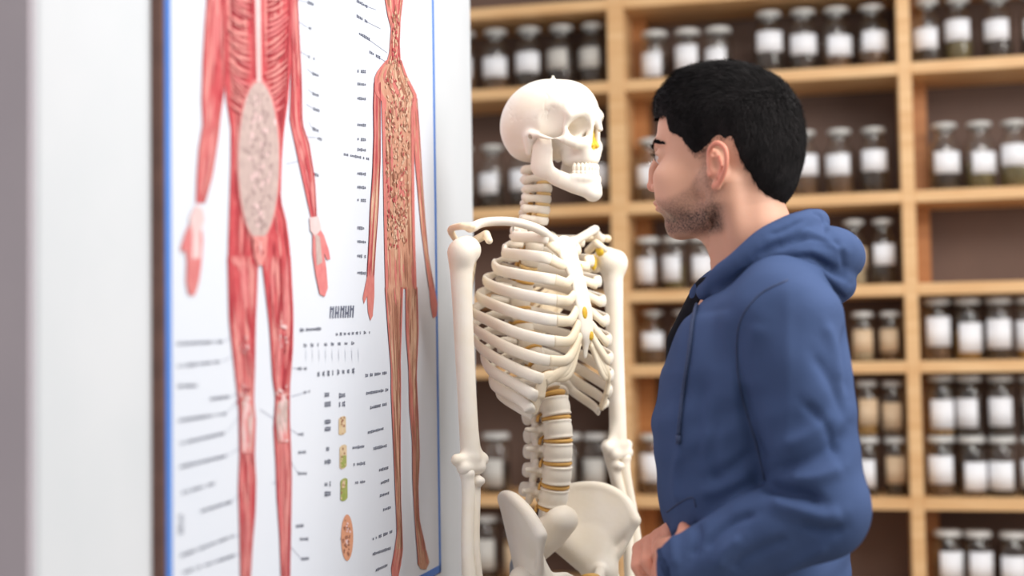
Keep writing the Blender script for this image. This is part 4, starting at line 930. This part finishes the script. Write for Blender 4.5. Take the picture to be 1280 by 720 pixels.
# hands: palm, four bent fingers and a thumb, clasped one in the other in front of the belt
def make_hand(wr, palm_dir, nrm, side_dir, curl, sc=1.0, tuck=1.0):
    """wr wrist; palm_dir towards the fingers; nrm out of the back of the hand; side_dir towards the thumb"""
    d = palm_dir / np.linalg.norm(palm_dir); n = nrm - d * (nrm @ d); n /= np.linalg.norm(n); t = np.cross(n, d); t = t if t @ side_dir > 0 else -t
    lo = wr - .21; hi = wr + .21; g = Field(lo, hi, .0024); K = lambda a, b, c: wr + (d * a + t * b + n * c) * sc
    g.add(PATH([K(-.022, 0, 0), K(.0, 0, 0)], (.022, .025)))
    for b in (-.027, -.010, .008, .025): g.add(PATH([K(.0, b * .6, 0), K(.045, b * .9, .001), K(.088, b, 0)], (.015, .0145, .0105)), .012)
    for b, L in ((.027, (.042, .026, .020)), (.009, (.047, .030, .021)), (-.010, (.044, .028, .020)), (-.028, (.034, .021, .018))):
        p = K(.088, b, 0); a_ = 0; q = [p]
        for L_, c in zip(L, curl):
            a_ += R(c); p = p + (d * math.cos(a_) - n * math.sin(a_)) * L_ * sc; q.append(p)
        g.add(PATH(q, np.array([.0095, .0086, .0078, .0066]) * sc), .004)
    q = [K(.018, .024 * (.5 + .5 * tuck), -.004), K(.046, .050 * tuck, -.014), K(.070, .056 * tuck, -.030), K(.086, .046 * tuck, -.044)]
    g.add(PATH(q, np.array([.0150, .0115, .0098, .0080]) * sc), .008)
    return g.nets()
near = make_hand(WR + (-.006, .012, 0), W(818, 704, 1.985) - WR, np.array([-1, -.35, .25]), np.array([0, 0, 1.0]), (30, 55, 40))
far = make_hand(WRR, W(814, 674, 1.995) - WRR, np.array([-.55, 0, .75]), np.array([-.9, 0, .2]), (45, 60, 40), 1.0, .55)
for (P, Q) in (near, far): P = relax(P, Q, 1); parts_v.append(P); parts_f.append(Q); A1.append(np.zeros(len(P))); A2_.append(np.full(len(P), .45))
off_ = np.cumsum([0] + [len(p) for p in parts_v[:-1]])
BV = np.concatenate(parts_v); BF = np.concatenate([q + o for q, o in zip(parts_f, off_)])
me = mesh(BV, BF)
for nm, arr in (('stubble', np.concatenate(A1)), ('blush', np.concatenate(A2_))):
    me.attributes.new(nm, 'FLOAT', 'POINT').data.foreach_set('value', arr.astype(np.float32))
body = own(link('body', me, m_skin))
# eyes
for s in (1, -1):
    mb = MB(); c = H([(.0835, s * .031, .026)])[0]
    mb.lathe((0, 0, 0), [(0, -.0118), (.006, -.010), (.0102, -.006), (.0118, 0), (.0102, .006), (.006, .010), (0, .0118)], 16); mb.v = [tuple(np.array(v) + c) for v in mb.v]
    e = own(mb.build('eye', m_eye, None, True))
    mi = MB(); mi.lathe((0, 0, 0), [(0, .0006), (.0035, .0003), (.0056, -.0008)], 16); q = HQ @ rot(0, 90, 0); mi.v = [tuple(q @ np.array(v) + H([(.0955, s * .031, .026)])[0]) for v in mi.v]
    own(mi.build('iris', m_iris, None, True)).parent = e
    bpy.data.objects[e.name].children[0].matrix_parent_inverse = Matrix()
# short hair: a cap with its hairline, then strands
hf = Field((-.14, -.11, -.10), (.13, .11, .18), .002)
hf.add(ELL((-.008, 0, .062), (.102, .079, .094))); hf.add(ELL((-.044, 0, .030), (.066, .072, .070)), .02)
hf.add(ELL((.050, 0, .090), (.052, .062, .046)), .02); hf.add(ELL((.020, 0, .108), (.066, .058, .036)), .02)
hf.add(ELL((.046, 0, .062), (.047, .067, .056)), .015); hf.add(ELL((-.060, 0, -.010), (.038, .050, .050)), .02); hf.add(ELL((.074, 0, .108), (.020, .046, .020)), .014); hf.add(ELL((.02, 0, .132), (.055, .05, .024)), .02)
P, Q = hf.nets()
def keep(P):
    x, y, z = P.T; ay = np.abs(y)
    # lowest z that still carries hair, by distance from the forehead
    zl = np.interp(x, [-.11, -.075, -.058, -.044, -.034, -.024, .002, .018, .030, .038, .044, .050, .062, .071, .075, .12], [-.066, -.066, -.062, -.038, .000, .034, .036, .012, -.006, -.004, .026, .046, .054, .058, .080, .086])
    return z - zl + .0006 * np.sin(x * 700)
k = keep(P); fc = Q[(k[Q] > 0).all(1)]
used = np.unique(fc); mp_ = -np.ones(len(P), int); mp_[used] = np.arange(len(used)); HV = P[used]; fc = mp_[fc]
kk = keep(HV); ctr = np.array([-.01, 0, .03]); dirn = HV - ctr; dirn /= np.linalg.norm(dirn, axis=1)[:, None]
thin = np.clip(1 - kk / .05, 0, 1) ** 1.2 * np.clip((.120 - HV[:, 2]) / .05, 0, 1)
HV = HV - dirn * (thin * .0045 + .0012 * np.clip((.09 - HV[:, 2]) / .04, 0, 1))[:, None]
HV = HV + dirn * (.0006 * np.sin(HV[:, 0] * 260 + HV[:, 2] * 140) * np.sin(HV[:, 1] * 230 + HV[:, 2] * 90))[:, None]
rs = np.random.RandomState(4); idx = rs.randint(0, len(HV), 42000)
base = HV[idx] + rs.normal(0, .0008, (len(idx), 3)); nrm = dirn[idx]; kb = kk[idx]
flow = np.stack([-.35 + 1.25 * sstep(.06, .12, HV[idx][:, 2]), HV[idx][:, 1] * 1.5, -1.0 + 1.15 * sstep(.06, .12, HV[idx][:, 2])], 1); flow += rs.normal(0, .35, flow.shape)
flow -= nrm * (flow * nrm).sum(1)[:, None]; flow /= np.linalg.norm(flow, axis=1)[:, None]
ln = np.interp(kb, [0, .03, .10], [.003, .007, .014])[:, None] * rs.uniform(.6, 1.2, (len(idx), 1))
tip = base + flow * ln + nrm * ln * (.12 + .28 * sstep(.07, .12, HV[idx][:, 2]))[:, None]; sd = np.cross(flow, nrm) * .00045
SV = np.stack([base - sd - nrm * .001, base + sd - nrm * .001, tip], 1).reshape(-1, 3); SF = np.arange(len(SV)).reshape(-1, 3) + len(HV)
allf = [tuple(q) for q in fc.tolist()] + [tuple(q) for q in SF.tolist()]
me = bpy.data.meshes.new('m'); me.from_pydata(H(np.concatenate([HV, SV])).tolist(), [], allf); me.update()
hair = own(link('hair', me, m_hair))
# eyebrows and lashes, rooted on the skin
from mathutils.bvhtree import BVHTree
hb = BVHTree.FromPolygons([tuple(v) for v in HP.tolist()], [tuple(q) for q in HF.tolist()])
def root_(p, out=.0006):
    h = hb.find_nearest(Vector(p)); n = np.array(h[1]); n = n if n[0] > -.2 else -n; return np.array(h[0]) + n * out, n
for s in (1, -1):
    V = []; Fc = []
    for k in range(520):
        t = rs.rand(); p = np.array([np.interp(t, [0, .5, 1], [.108, .100, .084]), s * np.interp(t, [0, .5, 1], [.011, .032, .054]), np.interp(t, [0, .6, 1], [.040, .050, .043])]) + np.array([0, 0, rs.normal(0, .0026 * (1 - .5 * t))])
        p, nn = root_(p); dd = np.array([-.4, s * .9, .45 - .8 * t]); dd -= nn * (dd @ nn); dd = dd / np.linalg.norm(dd) + nn * .15; w_ = np.cross(dd, nn) * .0005; n = len(V); V += [p + w_, p - w_, p + dd * .007]; Fc.append((n, n + 1, n + 2))
    mb = MB(); mb.raw(H(V), Fc); own(mb.build('eyebrow', m_hair))
    V = []; Fc = []
    for k in range(110):
        t = rs.rand(); p = np.array([.100 - .007 * t, s * (.019 + .026 * t), .0285 - .004 * abs(t - .4)]); p, nn = root_(p, 0); dd = np.array([1, s * (.1 + .8 * t), .12]); n = len(V); V += [p + (0, s * .0006, 0), p - (0, s * .0006, 0), p + dd * .0065]; Fc.append((n, n + 1, n + 2))
    mb = MB(); mb.raw(H(V), Fc); own(mb.build('eyelashes', m_hair))
# --- hooded sweatshirt
f = Field((.06, 1.68, .86), (.62, 2.42, 1.56), .0042)
def oval(p, hd, hl, hz):  return ELL(p, (hd, hl, hz), rot(0, 0, 163))
def world_sec(a_, z, rd, rl):
    return T(a_, 0, z), rd, rl
secs = [(1.40, -.010, .100, .155), (1.33, .008, .124, .180), (1.25, .012, .134, .185), (1.17, .010, .132, .178), (1.09, .0, .124, .172), (1.02, -.002, .124, .172), (.93, -.002, .126, .176)]
def torso(X, Y, Z):
    zz = Z + 0 * X + 0 * Y
    zs = [q[0] for q in secs][::-1]
    a0 = np.interp(zz, zs, [q[1] for q in secs][::-1]); rd = np.interp(zz, zs, [q[2] for q in secs][::-1]); rl = np.interp(zz, zs, [q[3] for q in secs][::-1])
    px_, py_ = X - TC[0], Y - TC[1]; a_ = px_ * dF[0] + py_ * dF[1] - a0; l = px_ * dL[0] + py_ * dL[1]
    k0 = np.sqrt((a_ / rd) ** 2 + (l / rl) ** 2); k1 = np.sqrt((a_ / rd ** 2) ** 2 + (l / rl ** 2) ** 2) + 1e-6
    d = k0 * (k0 - 1) / k1
    return np.maximum(d, np.maximum(zz - 1.385, .895 - zz)).astype(np.float32)
f.add((torso, np.array([.15, 1.85, .89]), np.array([.56, 2.30, 1.39])))
f.add(PATH([T(-.035, -.15, 1.400), T(-.05, -.06, 1.440), T(-.05, .06, 1.440), T(-.045, .14, 1.405)], (.062, .066, .066, .062)), .04)
f.add(PATH([T(.02, -.08, 1.37), T(.02, .08, 1.37)], .07), .04)
f.add(PATH([SHL + (0, 0, .0), SHL * .5 + EL * .5 + (.0, 0, 0), EL], (.070, .064, .056)), .025)
f.add(PATH([EL, EL * .5 + WR * .5 + (0, 0, .002), WR + (WR - EL) * .02], (.058, .056, .042)), .018)
f.add(PATH([SHR, ER], (.068, .056)), .025); f.add(PATH([ER, WRR], (.056, .040)), .018)
# open front collar pushed away from the neck
f.sub(PATH([T(.10, -.02, 1.47), T(.135, -.025, 1.40), T(.15, -.03, 1.33)], (.050, .036, .012)), .012)
f.sub(PATH([H([(-.05, 0, -.10)])[0], H([(-.078, 0, -.19)])[0]], (.052, .054)), .01)
# folds of the cloth: (line over the sleeve or chest, half width, depth; minus presses in)
folds = [([(948, 604), (975, 612), (1005, 618), (1030, 630)], 7, -.011), ([(955, 628), (990, 636), (1030, 646), (1055, 640)], 10, .007), ([(985, 600), (1020, 598), (1055, 582)], 9, .006),
 ([(1000, 650), (1030, 664), (1058, 660)], 7, -.005), ([(965, 590), (1000, 578), (1040, 560), (1062, 530)], 7, -.005), ([(975, 560), (1010, 545), (1045, 515)], 9, .004),
 ([(1000, 500), (1030, 530), (1050, 575)], 6, -.004), ([(1015, 440), (1040, 480), (1058, 530)], 7, -.004), ([(985, 350), (984, 420), (985, 500), (982, 560)], 7, .0012),
 ([(925, 470), (935, 530), (955, 590)], 8, -.007), ([(905, 380), (915, 450), (922, 520)], 10, .004), ([(944, 560), (915, 585), (880, 600)], 8, -.005), ([(940, 590), (905, 610), (870, 618)], 8, .004),
 ([(948, 640), (920, 650), (895, 668), (880, 690)], 6, -.006), ([(930, 670), (905, 690), (895, 712)], 7, .005), ([(868, 650), (872, 670), (864, 700)], 6, -.005), ([(845, 652), (842, 680), (846, 715)], 6, .004),
 ([(990, 672), (960, 684), (930, 700), (915, 718)], 7, -.005), ([(1040, 680), (1000, 700), (970, 718)], 7, .004), ([(880, 470), (870, 530), (872, 590)], 10, -.004), ([(850, 560), (845, 600), (850, 632)], 6, .004),
 ([(900, 520), (890, 570), (900, 610)], 8, -.003), ([(1062, 400), (1056, 440), (1062, 500)], 5, -.006), ([(950, 400), (940, 440), (945, 500)], 12, .004), ([(1030, 400), (1044, 440), (1052, 480)], 7, .004)]
def project(P):
    v = P - CAM; z = v @ _f; return np.stack([640 + F * (v @ _r) / z, 360 - F * (v @ _u) / z], 1)
def normals_of(P, Q):
    n = np.cross(P[Q[:, 2]] - P[Q[:, 0]], P[Q[:, 3]] - P[Q[:, 1]]); N = np.zeros_like(P)
    for k in range(4): np.add.at(N, Q[:, k], n)
    return N / (np.linalg.norm(N, axis=1)[:, None] + 1e-12)
def press(P, Q, folds):
    N = normals_of(P, Q); face = np.clip(-((N * (P - CAM)).sum(1) / np.linalg.norm(P - CAM, axis=1)) * 3, 0, 1); px_ = project(P); D = np.zeros(len(P))
    for pl, w_, a_ in folds:
        pl = catmull([(q[0], q[1], 0) for q in pl], 6)[:, :2]; best = np.full(len(P), 1e9); tt = np.zeros(len(P))
        for i in range(len(pl) - 1):
            e = pl[i + 1] - pl[i]; t = np.clip(((px_ - pl[i]) @ e) / (e @ e), 0, 1); d = np.linalg.norm(px_ - pl[i] - t[:, None] * e, axis=1); m = d < best
            best[m] = d[m]; tt[m] = (i + t[m]) / (len(pl) - 1)
        D += a_ * np.exp(-(best / w_) ** 2) * np.clip(np.sin(np.pi * np.clip(tt, .04, .96)) * 2, 0, 1)
    return P + N * (D * 1.35 * face)[:, None]
def wr_cloth(P):
    n = P - np.array([.36, 2.03, 0]); n[:, 2] = 0; n /= np.linalg.norm(n, axis=1)[:, None] + 1e-9
    q = .0016 * np.sin(P[:, 2] * 52 + P[:, 0] * 34 + 2 * np.sin(P[:, 0] * 21)) + .0012 * np.sin(P[:, 2] * 95 - P[:, 0] * 60 + 1.5 * np.sin(P[:, 2] * 30))
    return P + n * q[:, None]
P, Q = f.nets(); P = wr_cloth(relax(P, Q, 3)); P = press(P, Q, folds); P = relax(P, Q, 1)
hood_top = own(link('hooded_sweatshirt', mesh(P, Q), m_navy, label='navy blue hooded sweatshirt'))
def on_top(o): o.parent = hood_top; return o
# hood lying on the shoulders: rolled edge round the neck and the sagging bag behind
f = Field((.20, 1.82, 1.36), (.58, 2.30, 1.58), .0032)
ring = [W(880, 366, 1.985), W(896, 350, 1.955), W(925, 326, 1.93), W(957, 303, 1.925), W(988, 286, 1.94), W(1012, 280, 1.98), W(1018, 282, 2.04), W(1005, 292, 2.10), W(970, 310, 2.135), W(925, 332, 2.13), W(890, 352, 2.10), W(872, 368, 2.06)]
f.add(PATH(catmull(ring, 3), np.interp(np.arange(34), [0, 6, 12, 18, 24, 33], [.012, .017, .021, .021, .020, .013])))
bag = [W(905, 372, 1.955), W(945, 346, 1.925), W(990, 324, 1.93), W(1032, 314, 1.96), W(1050, 320, 2.01), W(1042, 324, 2.08), W(1000, 344, 2.13)]
f.add(PATH(catmull(bag, 3), np.interp(np.arange(19), [0, 5, 9, 12, 18], [.014, .026, .034, .036, .020])), .010)
bag2 = [W(960, 372, 1.935), W(1005, 350, 1.935), W(1038, 350, 1.97), W(1042, 358, 2.03), W(1020, 366, 2.09)]
f.add(PATH(catmull(bag2, 3), np.interp(np.arange(13), [0, 4, 8, 12], [.016, .026, .030, .018])), .006)
f.add(PATH([W(985, 296, 1.955), W(1016, 276, 1.98), W(1020, 276, 2.03)], (.012, .012, .012)), .015)
f.sub(PATH([H([(-.035, 0, -.08)])[0], H([(-.066, 0, -.185)])[0]], (.050, .060)), .004)
f.sub(PATH([W(905, 358, 1.935), W(950, 326, 1.90), W(1000, 304, 1.90), W(1045, 306, 1.92)], .0035), .010)
P, Q = f.nets(); P = relax(P, Q, 2)
P = press(P, Q, [([(900, 368), (935, 340), (975, 322), (1010, 322), (1045, 338), (1064, 352)], 4.5, -.007), ([(935, 330), (975, 306), (1010, 298), (1045, 304)], 4, -.005), ([(1012, 262), (1030, 272), (1030, 292)], 3.5, -.004),
  ([(1000, 330), (1035, 352), (1058, 380)], 4, -.005), ([(1000, 290), (1030, 300), (1060, 315)], 5, .004), ([(1040, 296), (1052, 315), (1056, 340)], 4, -.003), ([(960, 296), (985, 284), (1008, 276)], 3, -.003)])
P = relax(P + np.stack([0 * P[:, 0], 0 * P[:, 0], .0015 * np.sin(P[:, 0] * 90 + 3 * np.sin(P[:, 1] * 40))], 1), P[:0] if False else Q, 1)
on_top(link('hood', mesh(P, Q), m_navy))
# dark patch standing in for the shade inside the open collar
f = Field((.14, 1.9, 1.25), (.40, 2.2, 1.47), .004)
f.add(PATH([T(.055, -.02, 1.43), T(.098, -.028, 1.37), T(.112, -.03, 1.30)], (.042, .034, .026)))
on_top(grow('collar_shade', f, m_black, None, 1, label='dark patch of shade in the open collar'))
def lay(pts, base_y, tries=((0, 0),)): return [W(*p) for p in pts]
def surf(o, pts, lift):
    """drop points onto the cloth, looking from the camera side"""
    dg = bpy.context.evaluated_depsgraph_get(); out = []
    from mathutils.bvhtree import BVHTree
    bv = BVHTree.FromPolygons([tuple(v.co) for v in o.data.vertices], [tuple(p.vertices) for p in o.data.polygons])
    for (px_, py_) in pts:
        d = ray(px_, py_); d = d / np.linalg.norm(d); h = bv.ray_cast(Vector(CAM), Vector(d))
        if h[0] is not None: out.append(np.array(h[0]) + np.array(h[1]) * lift * (1 if np.dot(h[1], d) < 0 else -1))
    return out
mb = MB(); q = surf(hood_top, catmull([(874, 378, 0), (868, 400, 0), (863, 440, 0), (857, 480, 0), (852, 520, 0), (850, 544, 0)], 5)[:, :2], .003)
if len(q) > 3:
    mb.sweep(q, .0026, .0026, 8); mb.sweep([q[-1], q[-1] + (0, 0, -.012)], .0036, .0036, 8)
    on_top(mb.build('drawstring', m_cord, None, True))
mb = MB(); q = surf(hood_top, catmull([(985, 350, 0), (950, 368, 0), (926, 400, 0), (921, 440, 0), (926, 490, 0), (944, 550, 0), (956, 600, 0)], 5)[:, :2], .0002)
if len(q) > 3: mb.sweep(q, .0013, .0013, 6); on_top(mb.build('sleeve_seam', m_cord, None, True))
mb = MB(); q = surf(hood_top, catmull([(834, 640, 0), (850, 628, 0), (866, 622, 0), (870, 634, 0)], 4)[:, :2], .0002)
if len(q) > 3: mb.sweep(q, .0012, .0012, 6); on_top(mb.build('pocket_seam', m_cord, None, True))
# zipper tape along the open front
def front_edge(z): return float(np.interp(z, [.93, 1.09, 1.17, 1.25, 1.33, 1.38], [.125, .125, .133, .137, .128, .10]))
mb = MB(); zp = [T(front_edge(z) + .001, -.012 - .004 * (z > 1.28), z) for z in np.linspace(.92, 1.35, 30)]
mb.sweep(zp, .0022, .007, 8, lambda p: dF); on_top(mb.build('zipper', m_navyd, None, True))
# cuffs and hem
for a_, b_, r in ((WR - (WR - EL) * .03, WR + (WR - EL) / np.linalg.norm(WR - EL) * .030, .0365), (WRR - (WRR - ER) * .03, WRR + (WRR - ER) / np.linalg.norm(WRR - ER) * .030, .036)):
    mb = MB(); mb.sweep(catmull([a_, a_ * .6 + b_ * .4, b_], 5), r, r, 20, cap=False); on_top(mb.build('cuff', m_navyd, None, True))
mb = MB(); n = 40; V = []
for z, g in ((.90, 0), (.895, .004), (.845, .0), (.84, -.006)):
    for k in range(n):
        t = 2 * math.pi * k / n; V.append(T(-.002 + (.124 + g) * math.cos(t), (.174 + g) * math.sin(t), z))
mb.raw(V, [(j * n + k, j * n + (k + 1) % n, (j + 1) * n + (k + 1) % n, (j + 1) * n + k) for j in range(3) for k in range(n)]); on_top(mb.build('hem_band', m_navyd, None, True))
# trousers and shoes (below the frame)
f = Field((.10, 1.75, .04), (.62, 2.40, .95), .007)
f.add(ELL(T(-.004, 0, .88), (.118, .168, .07), rot(0, 0, 163)))
for s in (1, -1): f.add(PATH([T(-.01, s * .085, .86), T(.0, s * .10, .50), T(-.02, s * .11, .10)], (.092, .068, .058)), .03)
own(grow('trousers', f, m_jean, None, 2))
for s in (1, -1):
    f = Field(T(.05, s * .12, .06) - (.24, .2, .06), T(.05, s * .12, .06) + (.2, .2, .12), .005)
    f.add(PATH([T(-.055, s * .112, .055), T(.03, s * .118, .050), T(.13, s * .13, .042)], (.045, .045, .036))); f.add(PATH([T(-.02, s * .11, .06), T(-.02, s * .11, .12)], .045), .02)
    f.V[:] = np.maximum(f.V, .022 - f.ax[2][None, None, :])
    sh = own(grow('shoe', f, m_shoe, None, 1))
    mb = MB(); V = []
    for z, g in ((0, -.004), (.003, 0), (.022, .002), (.024, -.004)):
        for k in range(n):
            t = 2 * math.pi * k / n; c_ = math.cos(t); V.append(T(.038 + (.142 + g) * c_, s * (.118 + .012 * c_) + (.046 + g - .004 * c_) * math.sin(t), z))
    mb.raw(V, [(j * n + k, j * n + (k + 1) % n, (j + 1) * n + (k + 1) % n, (j + 1) * n + k) for j in range(3) for k in range(n)] + [tuple(range(n)), tuple(3 * n + k for k in range(n))])
    o = mb.build('sole', m_sole, None, True); o.parent = sh
# ------------------------------------------------------------------ light
w = bpy.data.worlds.new('world'); SC.world = w; w.use_nodes = True
w.node_tree.nodes['Background'].inputs['Color'].default_value = (1.0, .98, .96, 1); w.node_tree.nodes['Background'].inputs['Strength'].default_value = .6
def area(name, loc, aim, size, power, col=(1, 1, 1)):
    d = bpy.data.lights.new(name, 'AREA'); d.shape = 'RECTANGLE'; d.size = size[0]; d.size_y = size[1]; d.energy = power; d.color = col
    o = bpy.data.objects.new(name, d); COL.objects.link(o); o.location = loc
    o.rotation_euler = (Vector(aim) - Vector(loc)).to_track_quat('-Z', 'Y').to_euler(); return o
area('key_light', (2.5, 1.0, 2.3), (.1, 2.3, 1.3), (1.8, 1.8), 56, (1.0, .98, .95))  # unseen soft key from the upper right; no window is built there
area('top_light', (1.0, 1.7, 2.85), (.5, 2.4, 1.2), (1.4, 1.4), 48, (1.0, .97, .92))  # unseen overhead area light, added to brighten the shoulders and hood
vs = SC.view_settings; vs.view_transform = 'Standard'; vs.look = 'None'; vs.gamma = 1; vs.exposure = 0.0; vs.use_curve_mapping = False
